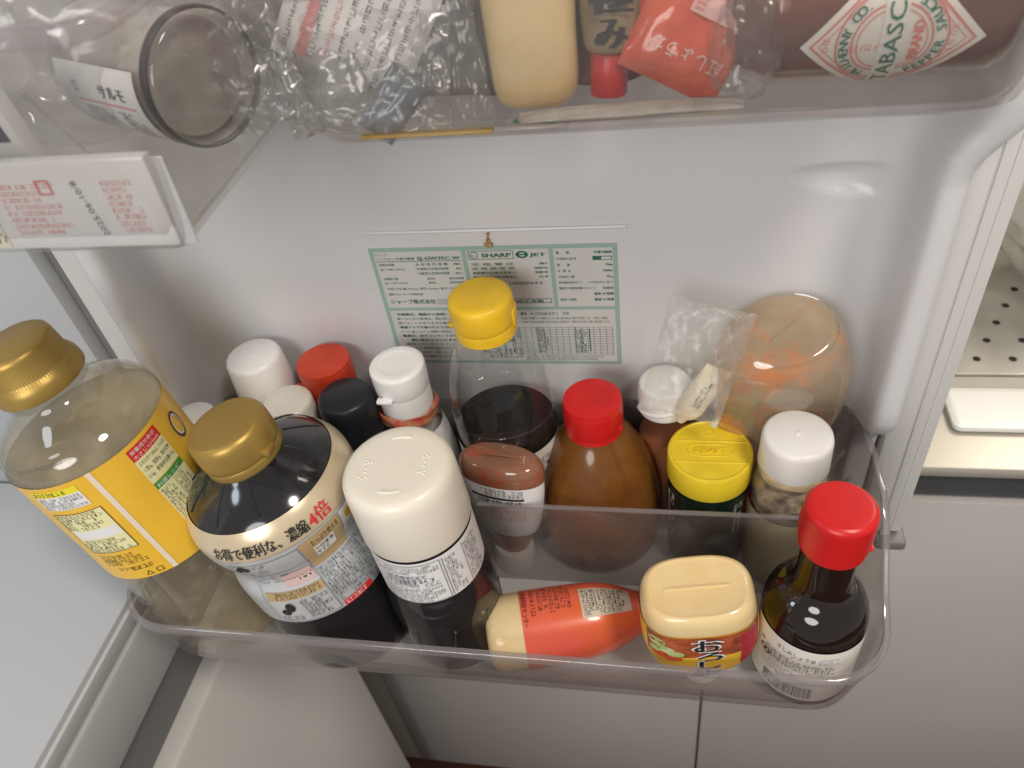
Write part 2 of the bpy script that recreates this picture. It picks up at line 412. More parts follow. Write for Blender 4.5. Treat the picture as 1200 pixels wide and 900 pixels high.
# ================================================================== THE DOOR
D0 = Vector((-.01, .03, -.03))
def dl(p): return tuple(Vector(p) - D0)
dr = box('door', -.2668-D0.x, .256-D0.x, .0095-D0.y, .055-D0.y, -.028-D0.z, .64-D0.z, mat('door shell', (.56,.56,.55), .35), fb, .003)
dr.location = D0 - Vector((-.5, -.3, -.868)); dr['label'] = 'open upper door with moulded white liner'
def sst(a, b, x):
    t = min(1, max(0, (x-a)/(b-a))); return t*t*(3-2*t)
half = [(.0,0),(.05,0),(.10,0),(.14,0)]+[(.146+.003*i,0) for i in range(12)]+[(.182,0),(.194,-.0003),(.2005,-.0016),(.2048,-.0045),(.2072,-.0090),(.2086,-.016),(.2096,-.024),(.2104,-.0295),(.2112,-.0322),(.2128,-.0340),(.2150,-.0348),(.2190,-.0350),(.2218,-.0346),(.2238,-.0330),(.2250,-.0300),(.2258,-.024),(.2262,-.014),(.2264,-.001)]
rs = []; zs = sorted(set([round(-.022 + i*.008, 4) for i in range(82)] + [round(.218 + i*.0015, 4) for i in range(25)]))
def recess(x, z):
    t_ = (x-.150)/.048
    if t_ <= 0 or t_ >= 1: return 0
    zc = .2405 - .0055*t_; hz = .0010 + .0085*math.sin(t_*PI*.5)**.8; q = (z-zc)/hz
    return .0050*sst(0, .7, t_)*(1-sst(.86, 1, t_))*max(0, 1-abs(q)**2.5) if abs(q) < 1 else 0
for z in zs:
    r_ = sst(.258, .288, z)*.014
    fade = .25 + .75*sst(.06, .105, z)
    row = []
    for sgn, sh in ((-1, .004), (1, 0)):
        pts = half if sgn > 0 else half[:0:-1]
        for x, y in pts:
            kx = max(0, (x-.18)/.045); kx = min(1, kx)
            bulge = 1 + .25*sst(.25, .30, z)
            row.append(dl((sgn*(x + kx*(r_ + (sh if sgn < 0 else 0))), y*fade*bulge*(1.12 if sgn < 0 else 1.1) + (recess(x, z) if sgn > 0 else 0), z)))
    rs.append(row)
n = len(rs[0]); v = [p for r in rs for p in r]
f = [(i*n+j, i*n+j+1, (i+1)*n+j+1, (i+1)*n+j) for i in range(len(rs)-1) for j in range(n-1)]
mk('liner', v, f, WHITE, dr, sharp=60)
def dbox(name, x0, x1, y0, y1, z0, z1, m, bev=.001, par=dr): return box(name, x0-D0.x, x1-D0.x, y0-D0.y, y1-D0.y, z0-D0.z, z1-D0.z, m, par, bev)
for s_, x0, x1 in ((1, .2272, .2555), (-1, -.2665, -.2312)):
    g = dbox('gasket', x0, x1, -.0140, .0035, -.026, .64, GASKET, .0030)
    wd = x1 - x0
    for fr_, hh in ((.62, .0009),):
        xx = x0 + wd*fr_
        dbox('gasket_rib', xx-.0030, xx+.0030, -.0140-hh, -.0138, -.0265, .64, GASKET, .0012)
dbox('corner_bracket', .238, .2585, -.022, .01, -.036, -.027, mat('grey bracket', (.17,.17,.165), .4), .003)
tube('moulded_ridge', [dl((-.072, -.0002, .2138)), dl((-.03, -.0006, .2139)), dl((.03, -.0006, .2139)), dl((.076, -.0002, .2138))], .0011, WHITE, dr)
# rust run under the ridge
RUST = mat('rust stain', (.30, .13, .035), .7, var=.5, vscale=500, col2=(.45,.30,.18))
def blob(cx, cz, rx, rz, seed, y=-.0009):
    rd = random.Random(seed); kk = 20; vv = []
    for i in range(kk):
        a = 2*PI*i/kk; q = 1 + .45*noise.noise(Vector((math.cos(a)*1.8+seed, math.sin(a)*1.8, seed)))
        vv.append(dl((cx+rx*q*math.cos(a), y, cz+rz*q*math.sin(a))))
    return vv
for cx, cz, rx, rz, sd in ((.0005,.2118,.0011,.0007,1),(.0000,.2078,.0012,.0016,2),(-.0005,.2048,.0024,.0018,3),(.0010,.2044,.0016,.0015,4),(.0002,.2102,.0005,.0009,5)):
    raw('rust_stain', blob(cx, cz, rx, rz, sd, -.0009-.0001*sd), [tuple(range(20))], RUST, dr)

# rating plate
plate = dbox('rating_plate', -.0715, .0705, -.0006, -.0001, .116, .2035, PLATE, 0)
plate['label'] = 'pale rating plate with sage green borders and dark green Japanese print'
pm = lambda u, v, off: dl((u, -.0006-off, v))
P = Print(); X0, X1, Z0, Z1 = -.0715, .0705, .116, .2035; b = .0024
for a in ((X0, Z0, X1, Z0+b*.8), (X0, Z1-b, X1, Z1), (X0, Z0+b*.8, X0+b, Z1-b), (X1-b, Z0+b*.8, X1, Z1-b)): P.rect(*a, SAGE, name='border')
P.rect(X0+b, .1585, X1-b, .1606, SAGE, name='border'); P.rect(-.0168, .1606, -.0142, Z1-b, SAGE, name='border'); P.rect(.0330, .1606, .0354, Z1-b, SAGE, name='border')
g = GREEN; T = P.text
T('シャープ', -.0685, .1985, .0019, g); T('ノンフロン冷凍冷蔵庫', -.0685, .1955, .0021, g, width=.0235); T('SJ-GW35C-W', -.0435, .1953, .0031, g, bold=.03, width=.0255)
P.rect(-.0685, .1943, -.0175, .1946, g, .0003, 'printed_line')
for i, (a, bb, cc) in enumerate((('定格内容積', '全 定 格 内 容 積', '350 L'), ('(JIS C 9801-3:2015)', '冷凍室の定格内容積', '99 L'), ('', '冷蔵室の定格内容積', '251 L'))):
    z = .1915 - i*.0032; T(a, -.0675, z, .0019, g) if a else None; T(bb, -.0455, z, .0019, g, width=.0195); T(cc, -.0180, z, .0020, g, al='R', bold=.02)
for i, (a, bb) in enumerate((('消費電力量', '50 Hz'), ('(JIS C 9801-3:2015)', '60 Hz'))):
    z = .1815 - i*.0029; T(a, -.0670, z, .0018, g); T(bb, -.0400, z, .0018, g, bold=.02); T('335 kWh/年', -.0180, z, .0018, g, al='R', bold=.02)
T('外形寸法 幅 600mm 奥行 660mm 高さ 1690mm', -.0665, .1742, .0019, g, width=.046)
T('霜取りヒーターの定格内容', -.0665, .1702, .0018, g)
T('シャープ株式会社', -.0668, .1640, .0036, g, bold=.015, width=.0285); P.rect(-.0375, .1628, -.0180, .1672, mat('grey tint ink', (.42,.44,.43), .5))
P.frame(-.0130, .1948, .0130, .2005, .0003, g); T('SHARP', -.0055, .1962, .0038, g, bold=.05, width=.0170); T('PS E', -.0115, .1967, .0014, g)
def ringp(P, cx, cz, ro, ri, m, kx=1, nm='printed_line', n=36, lev=.0003):
    vs = [(cx+kx*ro*math.cos(2*PI*i/n), cz+ro*math.sin(2*PI*i/n)) for i in range(n)] + [(cx+kx*ri*math.cos(2*PI*i/n), cz+ri*math.sin(2*PI*i/n)) for i in range(n)]
    P.add(nm, m, lev, vs, [(i, (i+1) % n, n+(i+1) % n, n+i) for i in range(n)])
ringp(P, -.0097, .1976, .0023, .0020, g); ringp(P, .0178, .1976, .0024, .0014, g, 1.45); P.rect(.0150, .1972, .0205, .1980, g, .0003, 'printed_line')
T('JET', .0226, .1964, .0030, g, bold=.06, width=.0085)
for i, (a, bb) in enumerate((('定 格 電 圧', '100 V'), ('定 格 周 波 数', '50/60 Hz'), ('電動機の定格消費電力', '85/85 W'), ('電熱装置の定格消費電力', '131 W'))):
    z = .1908 - i*.0030; T(a, -.0125, z, .0019, g, width=.0255); T(bb, .0315, z, .0020, g, al='R', bold=.03)
T('10050693', .0075, .1770, .0028, DGREY, width=.020); P.frame(-.0120, .1636, .0318, .1668, .0003, g); T('2017 年製', .0105, .1643, .0021, g, bold=.03, width=.0165)
for i, (a, bb) in enumerate((('種       類', '冷凍冷蔵庫'), ('冷凍室の記号', ''), ('質       量', '76kg'), ('冷  媒  名', 'R600a'), ('冷媒封入量', '50 g'), ('発泡断熱材ガス', 'シクロペンタン'), ('霜取り制御装置のタイプ', '可変式'), ('', '最長 49 時間'), ('霜取り間隔', '最短 10 時間'))):
    z = .1975 - i*.00405; T(a, .0368, z, .0019, g) if a else None; T(bb, .0676, z, .0020, g, al='R', bold=.02) if bb else None
P.rect(.0570, .1930, .0676, .1956, g, .0002); P.rect(.0618, .1934, .0672, .1952, PLATE, .00028)
for i, t in enumerate(('・冷蔵庫は、側面から放熱して', '使いはじめや夏場は、特に熱く', '感じることがありますが異常', '・電源プラグを抜いたら５分待つ', 'すぐに差し込むと故障の原因に', '・電源は、必ずコンセントから', '・      側に物をはさんだまま、', '  使用しないでください。', '  アースを確実に取り付けて', '  ください。', '  分解や修理をしないで')):
    T(t, -.0680 + (.0020 if t[0] != '・' else 0), .1548 - i*.0034, .0021 if t[0] == '・' else .0019, g, bold=.03 if t[0] == '・' else 0, width=.0385 if t[0] == '・' else .034)
P.rows(-.015, .1205, .0135, .1575, 9, g, seed=5, ragged=.4)
P.rows(.012, .1545, .045, .1572, 1, g, seed=6, lev=.0004); P.rows(.012, .1480, .066, .1535, 2, g, seed=7, fill=.55)
for i in range(13): P.rect(.006, .1235+i*.0018, .0665, .12365+i*.0018, g, .0003, 'printed_line', step=.06)
for i in range(17): P.rect(.006+i*.00375, .1235, .00615+i*.00375, .1452, g, .0003, 'printed_line', step=.06)
P.rows(.020, .1250, .0275, .1450, 11, g, seed=8, fill=.85, lev=.0004); P.rows(.043, .1250, .051, .1450, 11, g, seed=9, fill=.85, lev=.0004); P.rect(.0520, .126, .0526, .144, g, .0003, 'printed_line')
P.rows(.012, .1187, .066, .1228, 2, g, seed=10, fill=.6)
P.build(pm, dr)

# ================================================================== BINS
def rrect(x0, x1, y0, y1, rf, rb, n=8):
    """rounded rectangle outline, front corners rf (y0 side), back corners rb"""
    out = []
    for cx, cy_, r, a0 in ((x1-rf, y0+rf, rf, -PI/2), (x1-rb, y1-rb, rb, 0), (x0+rb, y1-rb, rb, PI/2), (x0+rf, y0+rf, rf, PI)):
        for i in range(n+1):
            a = a0 + PI/2*i/n; out.append((cx+r*math.cos(a), cy_+r*math.sin(a)))
    # even out the long straight runs
    res = []
    for i, p in enumerate(out):
        q = out[(i+1) % len(out)]; d = math.dist(p, q); k_ = max(1, int(d/.012))
        for j in range(k_): res.append((p[0]+(q[0]-p[0])*j/k_, p[1]+(q[1]-p[1])*j/k_))
    return res
def make_bin(name, label, x0, x1, y0, y1, z, hf, mt, rim, rf=.03, rb=.012, taper=.008, th=.0022, lip=.0014):
    t = thing(name, label, 'door bin', ((x0+x1)/2, (y0+y1)/2, z))
    ox, oy = (x0+x1)/2, (y0+y1)/2
    def ring(ins, zf):
        pts = rrect(x0-ox+ins, x1-ox-ins, y0-oy+ins, y1-oy-ins, max(rf-ins, .003), max(rb-ins, .003))
        return pts, zf
    base = rrect(x0-ox, x1-ox, y0-oy, y1-oy, rf, rb)
    nb = len(base)
    def offs(ins):
        out = []
        for i, p in enumerate(base):
            a, c = base[i-1], base[(i+1) % nb]
            d = Vector((c[0]-a[0], c[1]-a[1])).normalized(); out.append((p[0]-d.y*ins, p[1]+d.x*ins))
        return out
    H = [hf(p[0]+ox, p[1]+oy) for p in base]
    R = []
    for ins, zf in ((taper+.010, 0), (taper+.004, .0008), (taper+.001, .0035), (taper*.85, .010)): R.append([(p[0], p[1], zf) for p in offs(ins)])
    for q in (.35, .7): R.append([(p[0], p[1], .010+(h-.016)*q) for p, h in zip(offs(taper*(.85-.85*q)), H)])
    R.append([(p[0], p[1], h-.006) for p, h in zip(offs(0), H)])
    R2 = [[(p[0], p[1], h-.001) for p, h in zip(offs(th), H)]]
    for q in (.7, .35): R2.append([(p[0], p[1], .010+(h-.016)*q) for p, h in zip(offs(taper*(.85-.85*q)+th), H)])
    for ins, zf in ((taper*.85+th, .011), (taper+.001+th, .005), (taper+.006+th, .0024)): R2.append([(p[0], p[1], zf) for p in offs(ins)])
    v, f = rings(R + R2); mk('tray', v, f, mt, t, sharp=50)
    Q = [[(p[0], p[1], h+dz) for p, h in zip(offs(ins), H)] for ins, dz in ((-.0001, -.0058), (-lip, -.0052), (-lip-.0003, -.0010), (-lip+.0008, .0002), (th-.0006, .0002), (th+.0001, -.0012))]
    v, f = rings(Q, False, False); mk('rim', v, f, rim, t, sharp=50)
    return t, (ox, oy, z)
def lowh(x, y):
    return .0555 + .042*sst(-.135, -.078, y) - .012*sst(-.06, -.005, y)
lb, LO = make_bin('door_bin', 'smoky clear lower door bin holding two rows of sauce bottles', -.226, .211, -.165, -.004, -.004, lambda x, y: lowh(x, y) + .004, BIN, RIM, rf=.036, taper=.009)
box('partition', -.012-LO[0], .2005-LO[0], -.0835-LO[1], -.0815-LO[1], -.0005+.004, .0755+.004, BIN, lb, .0006)
box('partition_rim', -.012-LO[0], .2005-LO[0], -.0839-LO[1], -.0811-LO[1], .0757+.004, .0775+.004, RIM, lb, .0006)
box('floor_mat', -.205-LO[0], .190-LO[0], -.148-LO[1], -.010-LO[1], -.0015+.004, -.0008+.004, clear('frosted floor', (.8,.8,.79), haze=.55, hazecol=(.66,.65,.63), gloss=.2, base=.03, rough=.3), lb, 0)
# stepped clips moulded in the right-hand end wall
for i, (yy, zt, dx) in enumerate(((-.012, .078, .0), (-.030, .074, .002), (-.046, .070, .0), (-.062, .074, .003))):
    pts = [(.2035-LO[0]-dx, yy-LO[1], zt+.004), (.1985-LO[0]-dx, yy-LO[1]-.002, zt-.004), (.1965-LO[0]-dx, yy-LO[1]-.004, zt-.02), (.1955-LO[0]-dx, yy-LO[1]-.004, .014)]
    tube('moulded_rib', pts, .0013, RIM, lb)
box('side_step', .190-LO[0], .203-LO[0], -.079-LO[1], -.075-LO[1], .010, .084, BIN, lb, .0015)
ub, UO = make_bin('door_bin', 'clear shallow upper door bin holding the pepper sauce bottle and sachets', -.048, .222, -.103, -.004, .3115, lambda x, y: .062, BINTOP, RIM, rf=.026, taper=.007)
ul, VO = make_bin('door_bin', 'clear deep upper door bin holding the jar and the white soup carton', -.235, -.0505, -.170, -.004, .312, lambda x, y: .075, BINTOP, RIM, rf=.012, taper=.004)

def pouch(name, label, cat, loc, rot, a, b, th, m, seed=1, wav=.0012, n=18, group=None, seal=True):
    t = thing(name, label, cat, loc, rot, group)
    v = []; f = []
    for s_ in (1, -1):
        for j in range(n+1):
            for i in range(n+1):
                u, w_ = -1+2*i/n, -1+2*j/n
                e = max(0, (1-u**4)*(1-w_**4))**.7
                q = noise.noise(Vector((u*2.2+seed, w_*2.2, seed*1.3)))*wav*1.6 + noise.noise(Vector((u*6+seed, w_*6, seed)))*wav*.7
                v.append((u*a, -s_*(th*e) + q, (w_+1)*b + 0))
    N1 = (n+1)*(n+1)
    for s_ in (0, 1):
        for j in range(n):
            for i in range(n):
                k_ = s_*N1 + j*(n+1)+i; q = (k_, k_+1, k_+n+2, k_+n+1); f.append(q if s_ == 0 else q[::-1])
    edge = [i for i in range(n+1)] + [j*(n+1)+n for j in range(1, n+1)] + [n*(n+1)+i for i in range(n-1, -1, -1)] + [j*(n+1) for j in range(n-1, 0, -1)]
    for p, q in zip(edge, edge[1:]+edge[:1]): f.append((p, p+N1, q+N1, q))
    mk('pouch', v, f, m, t, sharp=60)
    def pm_(u, w_, off):
        uu, ww = u/a, w_/b - 1
        e = max(0, (1-uu**4)*(1-ww**4))**.7
        q = noise.noise(Vector((uu*2.2+seed, ww*2.2, seed*1.3)))*wav*1.6 + noise.noise(Vector((uu*6+seed, ww*6, seed)))*wav*.7
        return (u, -(th*e) + q - off - .0004, w_)
    return t, pm_

# ================================================================== LOWER BIN, FRONT ROW
FZ = .0000   # bin floor surface
def tilt(dx, dy=0): return (-math.atan2(dy, 1), math.atan2(dx, 1), 0)
# ---- pale vinegar bottle, yellow label, gold cap
LIQ = clear('pale vinegar', (.97, .93, .82), haze=.13, hazecol=(.82,.74,.55), gloss=.35, base=.04, rough=.05, smear=.25, smearcol=(.75,.66,.45), sscale=45, slo=.5, shi=.7)
t = thing('vinegar_bottle', 'large clear bottle of pale vinegar with gold cap and yellow label', 'bottle', (-.1790, -.113, FZ), tilt(-.150, -.01), 'bottles with gold caps')
pr = [(.0001,.0028),(.028,.0016),(.036,.0004),(.0405,.003),(.0428,.009),(.0432,.018),(.0424,.024),(.0424,.0265),(.0435,.032),(.0424,.038),(.0424,.0405),(.0435,.046),(.0424,.052),(.0424,.0545),(.0435,.060),(.0426,.066),(.0428,.090),(.0428,.172),(.0432,.1765),(.0425,.181),(.0395,.1862),(.033,.1915),(.0258,.1960),(.0208,.1995),(.0186,.2030),(.0182,.2085),(.0176,.2140)]
lathe('bottle', pr, CLEARB, t, close1=False, sharp=60)
lathe('liquid', inner(pr, .1880), LIQ, t, sharp=60)
rfn = lambda z: .0430
wrap('label_backing', lambda z: .0427, .0952, .1748, -PI, PI, mat('white film back', (.80,.78,.72), .5), t)
lab = wrap('label', rfn, .095, .175, -PI, PI, YELLABEL, t, label='yellow printed wrap label')
P = Print(); R0 = .0430
P.rect(-.0015, .0, .0013, .084, mat('seam stripe', (.80,.70,.55), .35)) # glued seam
# right side of the seam: nutrition panels
P.rect(.0190, .0555, .0390, .0800, PALEYEL); P.rect(.0190, .0730, .0390, .0812, RED, .0002)
P.text('栄養成分表示', .0200, .0775, .0030, PAPER, width=.017); P.text('大さじ1(15ml)', .0200, .0740, .0028, PAPER, width=.0175)
for i, s_ in enumerate(('エネルギー20kcal、たんぱ', 'く質0g、脂質0g、炭水化物', '5.0g、食塩相当量0.9g')): P.text(s_, .0200, .0690-i*.0048, .0033, BLACK, width=.0182)
P.rect(.0190, .0190, .0390, .0545, PALEYEL); P.rect(.0190, .0505, .0390, .0550, mat('leaf green ink', (.06,.28,.05), .5), .0002); P.text('料理レシピ', .0200, .0512, .0032, PAPER)
P.rows(.0196, .0200, .0284, .0495, 12, BLACK, seed=11); P.rows(.0296, .0200, .0384, .0495, 12, BLACK, seed=12); P.rect(.0289, .0195, .0291, .050, BLACK, .0003, 'printed_line')
P.rows(.0196, .0080, .0384, .0170, 3, BLACK, seed=13)
P.rect(.0180, .0010, .0225, .0070, mat('recycling blue ink', (.02,.25,.42), .5))
# left side panels
P.rect(-.0340, .0660, -.0085, .0805, PAPER); P.rect(-.0340, .0765, -.0085, .0810, mat('lemon ink', (.82,.72,.03), .45), .0002)
P.rows(-.0335, .0770, -.009, .0805, 1, BLACK, seed=14); P.rows(-.0335, .0665, -.009, .0760, 4, DGREY, seed=15)
P.rect(-.0340, .0270, -.0065, .0620, PALEYEL); P.rows(-.0335, .0480, -.007, .0615, 5, BLACK, seed=16); P.rect(-.0330, .0400, -.0075, .0470, PAPER, .0002); P.rows(-.0335, .0275, -.007, .0390, 4, BLACK, seed=17)
P.frame(-.0342, .0268, -.0063, .0622, .0004, BLACK)
P.rows(-.0330, .0140, -.006, .0240, 3, BLACK, seed=18); P.text('ミツカン', -.0290, .0090, .0036, BLACK); P.rows(-.0200, .0080, -.006, .0120, 1, BLACK, seed=19)
P.text('△ □', -.0160, .0020, .0050, BLACK)
# shield emblem beyond the panels
for zc in (.066, .040):
    ringp(P, .0530, zc, .0090, .0070, mat('emblem brown ink', (.12,.06,.04), .5), .6); ringp(P, .0530, zc, .0070, .0060, PAPER, .6)
P.build((lambda mp: (lambda u, v, off: mp(u, v*.955, off)))(cylmap(rfn, .62, .095)), lab)
P = Print(); P.text('59350 MIZ05', -.026, .1860, .0036, DGREY, width=.021); P.build(cylmap(lambda v: .0420, .55, 0), t)
rib = lambda a, z: (.00016*math.sin(a*90) if .2185 < z < .2295 else 0)
cp = [(.0178,.2085),(.0226,.2085),(.0230,.2100),(.0228,.2140),(.0220,.2165),(.0206,.2182),(.01990,.2195),(.01960,.2300),(.0190,.2322),(.0174,.2334),(.0001,.2336)]
lathe('cap', cp, GOLD, t, seg=360, rmod=rib, sharp=50)
lathe('neck_ring', [(.0182,.2040),(.0214,.2040),(.0218,.2052),(.0184,.2066)], CLEARB, t)

# ---- dark dipping-sauce base, champagne sleeve, gold cap
t = thing('sauce_bottle', 'wide bottle of dark sauce with gold flip cap and champagne printed sleeve', 'bottle', (-.0945, -.1135, FZ), tilt(-.165, .0), 'bottles with gold caps')
pr = crom([(.0300,.0006),(.0400,.0015),(.0440,.006),(.0455,.014),(.0455,.040),(.0450,.055),(.0450,.076),(.0445,.086),(.0415,.096),(.0418,.102),(.0460,.114),(.0475,.123),(.0465,.132),(.0420,.1400),(.0350,.1468),(.0270,.1520),(.0205,.1555),(.0175,.1580)], 4)
lathe('bottle', [(.0001,.0010)]+pr, mat('dark bottle plastic', (.016,.015,.017), .12, spec=.6, coat=.4), t, close1=False, sharp=70)
rf2 = interp(pr)
# facets on the shoulder
for i in range(10):
    a = 2*PI*i/10 + .15
    tube('shoulder_rib', [((rf2(z)+.0001)*math.cos(a), (rf2(z)+.0001)*math.sin(a), z) for z in (.143,.146,.149,.152,.1545)], .0007, MATS['dark bottle plastic'], t, 6)
lab = wrap('sleeve', rf2, .0625, .1242, -PI, PI, SILVER, t, nz=24, label='silver printed lower sleeve')
lab2 = wrap('sleeve', rf2, .1245, .1405, -PI, PI, CHAMP, t, nz=18, th=.0005, label='champagne shoulder band with brush lettering')
P = Print()
cm = lambda u, v, off, ph=.10: cylmap(lambda vv: rf2(vv), 0, 0)(0, 0, 0)
def conemap(rf, phase, rref):
    def f(u, v, off):
        r = rf(v) + .0008; a = phase + u/rref - PI/2
        return ((r+off)*math.cos(a), (r+off)*math.sin(a), v + off*.6)
    return f
P.text('お得で便利な、濃縮', -.0335, .1278, .0080, BLACK, bold=.018, width=.0500); P.text('4倍', .0175, .1272, .0095, RED, bold=.02, width=.0125)
P.build(conemap(rf2, .50, .044), lab2)
P = Print()
for i, (a, bb) in enumerate(((-.0265,.1070),(-.0245,.1055),(-.0285,.1050))): ringp(P, a, bb, .0016, .0002, BLACK, 1.2, 'emblem')
P.rows(-.0300, .0985, -.0215, .1020, 1, BLACK, seed=21); P.rows(-.0205, .1000, -.0125, .1085, 3, DGREY, seed=22)
P.frame(-.0320, .0610, .0040, .1095, .0003, DGREY); P.rect(-.0310, .0950, .0035, .0965, LGREY)
P.rect(.0045, .0895, .0280, .1105, TAN); P.text('たっぷり使える', .0100, .1052, .0040, BLACK, width=.0165); P.rect(.0100, .0955, .0220, .1035, PAPER, .0002); P.rows(.0105, .0960, .0215, .1030, 2, BLACK, seed=23)
P.rect(.0290, .0950, .0400, .1100, PAPER2); ringp(P, .0350, .1040, .0030, .0005, mat('amber ink', (.7,.38,.02), .5), 1, 'emblem'); P.rows(.0300, .0955, .0395, .0995, 2, DGREY, seed=24)
P.rows(-.0300, .0885, .0030, .0945, 2, DGREY, seed=25); P.rect(-.0150, .0850, .0025, .0930, mat('rose tint ink', (.60,.42,.40), .5), .0002); P.rect(-.0060, .0870, .0010, .0882, DGREY, .0003, 'printed_line'); P.rect(-.0060, .0900, .0010, .0912, DGREY, .0003, 'printed_line')
P.rect(-.0300, .0780, .0035, .0830, TAN); P.rows(-.0250, .0785, .0020, .0828, 2, BLACK, seed=26)
P.rows(-.0130, .0625, .0030, .0765, 5, BLACK, seed=27); ringp(P, -.0200, .0725, .0032, .0004, BLACK, .8, 'emblem'); ringp(P, -.0240, .0690, .0022, .0004, BLACK, 1.2, 'emblem'); P.rows(-.0290, .0620, -.0150, .0660, 1, DGREY, seed=28)
P.rows(.0050, .0680, .0400, .0885, 9, BLACK, seed=29, ragged=.1); P.rect(.0045, .0605, .0046, .0890, DGREY, .0003, 'printed_line')
P.rect(.0060, .0600, .0240, .0640, RED); P.rows(.0060, .0645, .0300, .0675, 1, BLACK, seed=30); P.rows(.0065, .0606, .0235, .0636, 1, PAPER, seed=32)
P.rows(.0260, .0600, .0400, .0660, 2, BLACK, seed=31)
P.build((lambda mp: (lambda u, v, off: mp(u, .0628+(v-.0600)*1.19, off)))(conemap(rf2, .55, .044)), lab)
c = lathe('cap', crom([(.0178,.1550),(.0208,.1550),(.0212,.1562),(.0212,.1600),(.0206,.1606)], 2) + crom([(.0206,.1608),(.0216,.1614),(.0217,.1700),(.0212,.1745),(.0195,.1772),(.0160,.1782),(.0001,.1785)], 3), GOLD, t, seg=72, sharp=55)
box('cap_tab', .0165, .0235, -.0105, -.003, .1612, .1650, GOLD, t, .0009)
box('cap_hinge', -.0045, .0045, .0195, .0232, .158, .168, GOLD, t, .0012)

# ---- soy sauce bottle with the wide cream cap
t = thing('soy_sauce_bottle', 'dark soy sauce bottle with wide cream screw cap beside the champagne sleeved bottle', 'bottle', (-.0265, -.1225, FZ), tilt(-.040, .0))
pr = [(.0001,.0012),(.022,.0005),(.0275,.002),(.0300,.007),(.0308,.015),(.0318,.050),(.0315,.062),(.0300,.072),(.0292,.0755),(.0286,.078),(.0284,.116),(.0270,.122)]
lathe('bottle', pr, MATS['dark bottle plastic'], t, sharp=60)
for i in range(9):
    a = 2*PI*i/9
    tube('base_rib', [((.0302+.0003*q)*math.cos(a+.06*q), (.0302+.0003*q)*math.sin(a+.06*q), .010+.010*q) for q in range(5)], .0008, MATS['dark bottle plastic'], t, 6)
rf3 = lambda z: .0286
lab = wrap('label', lambda z: .0287, .0790, .1150, -PI, PI, PAPER, t)
P = Print(); P.frame(-.030, .001, .006, .0345, .0003, DGREY); P.rect(.0072, .001, .0075, .0345, BLACK, .0003, 'printed_line'); P.rect(.0200, .001, .0203, .0345, DGREY, .0003, 'printed_line')
P.rows(-.029, .0270, .005, .0335, 3, DGREY, seed=41); P.rows(-.029, .0020, .005, .0140, 6, DGREY, seed=42); P.rect(-.020, .017, -.010, .025, LGREY, .0002); P.rows(-.028, .0150, .005, .0260, 3, DGREY, seed=43)
P.rows(.0085, .0020, .0190, .0330, 11, DGREY, seed=44, ragged=.5); P.rows(.0210, .0020, .0330, .0330, 13, DGREY, seed=45); P.text('ⓘ', -.0268, .0192, .004, DGREY)
P.build(cylmap(lambda v: .0288, .40, .079), lab)
c = lathe('cap', [(.0262,.1172),(.0292,.1172),(.0296,.1182),(.0290,.1500),(.0284,.1545),(.0268,.1575),(.0245,.1587),(.0200,.1589),(.0001,.1588)], CREAMCAP, t, seg=80, sharp=55)
bv = []; bf = []
def dome(cx, cy_, z, r):
    b0 = len(bv)
    for h, rr in ((0, r), (.55*r, .85*r), (.9*r, .4*r)):
        for i in range(8): bv.append((cx+rr*math.cos(PI*i/4), cy_+rr*math.sin(PI*i/4), z+h))
    for q in range(2):
        for i in range(8): bf.append((b0+q*8+i, b0+q*8+(i+1) % 8, b0+q*8+8+(i+1) % 8, b0+q*8+8+i))
    bf.append(tuple(b0+16+i for i in range(8)))
for sx_, yy in ((-1, 0), (1, 0)):
    for (a, bb) in ((-1,4),(0,4.6),(1,4),(-.2,2.4),(0,1),(-1.5,-1),(-.4,-1),(.6,-.6),(.6,-1.6)):
        dome(sx_*.0150 + sx_*a*.0016, bb*.0019*sx_ - .001*sx_ - .002, .1586, .00085)
mk('braille', bv, bf, CREAMCAP, c, kind='stuff')
for sg in (1, -1):
    tube('embossed_arrow', [(.018*math.sin(q)*sg, .018*math.cos(q)*sg, .1588) for q in (-.35,-.2,-.05,.1,.25)], [.0006,.0007,.0008,.0011,.0006], CREAMCAP, c, 6)

# ---- squeeze bottle lying on its side
t = thing('squeeze_bottle', 'cream squeeze bottle with orange red label lying on its side on the bin floor', 'bottle', (-.0040, -.1380, FZ+.0235), (0, PI/2+.03, .27))
secs = [(z_, a_*.92, b_*.92, n_, x_, y_) for z_, a_, b_, n_, x_, y_ in [(.000,.0120,.0100,2.4,0,0),(.0006,.0185,.0160,2.4,0,0),(.0035,.0218,.0205,2.3,0,0),(.009,.0232,.0225,2.3,0,0),(.020,.0232,.0232,2.2,0,0),(.045,.0230,.0228,2.2,0,0),(.065,.0222,.0215,2.2,0,0),(.080,.0185,.0175,2.1,0,0),(.092,.0125,.0120,2,0,0),(.097,.0110,.0110,2,0,0)]]
loft('bottle', secs, CREAM, t, seg=56, sharp=70)
tube('base_seam', [(-.012, .0, -.0002), (0, 0, -.0006), (.012, 0, -.0002)], .0007, CREAM, t, 6)
fs = crom(secs, 4)
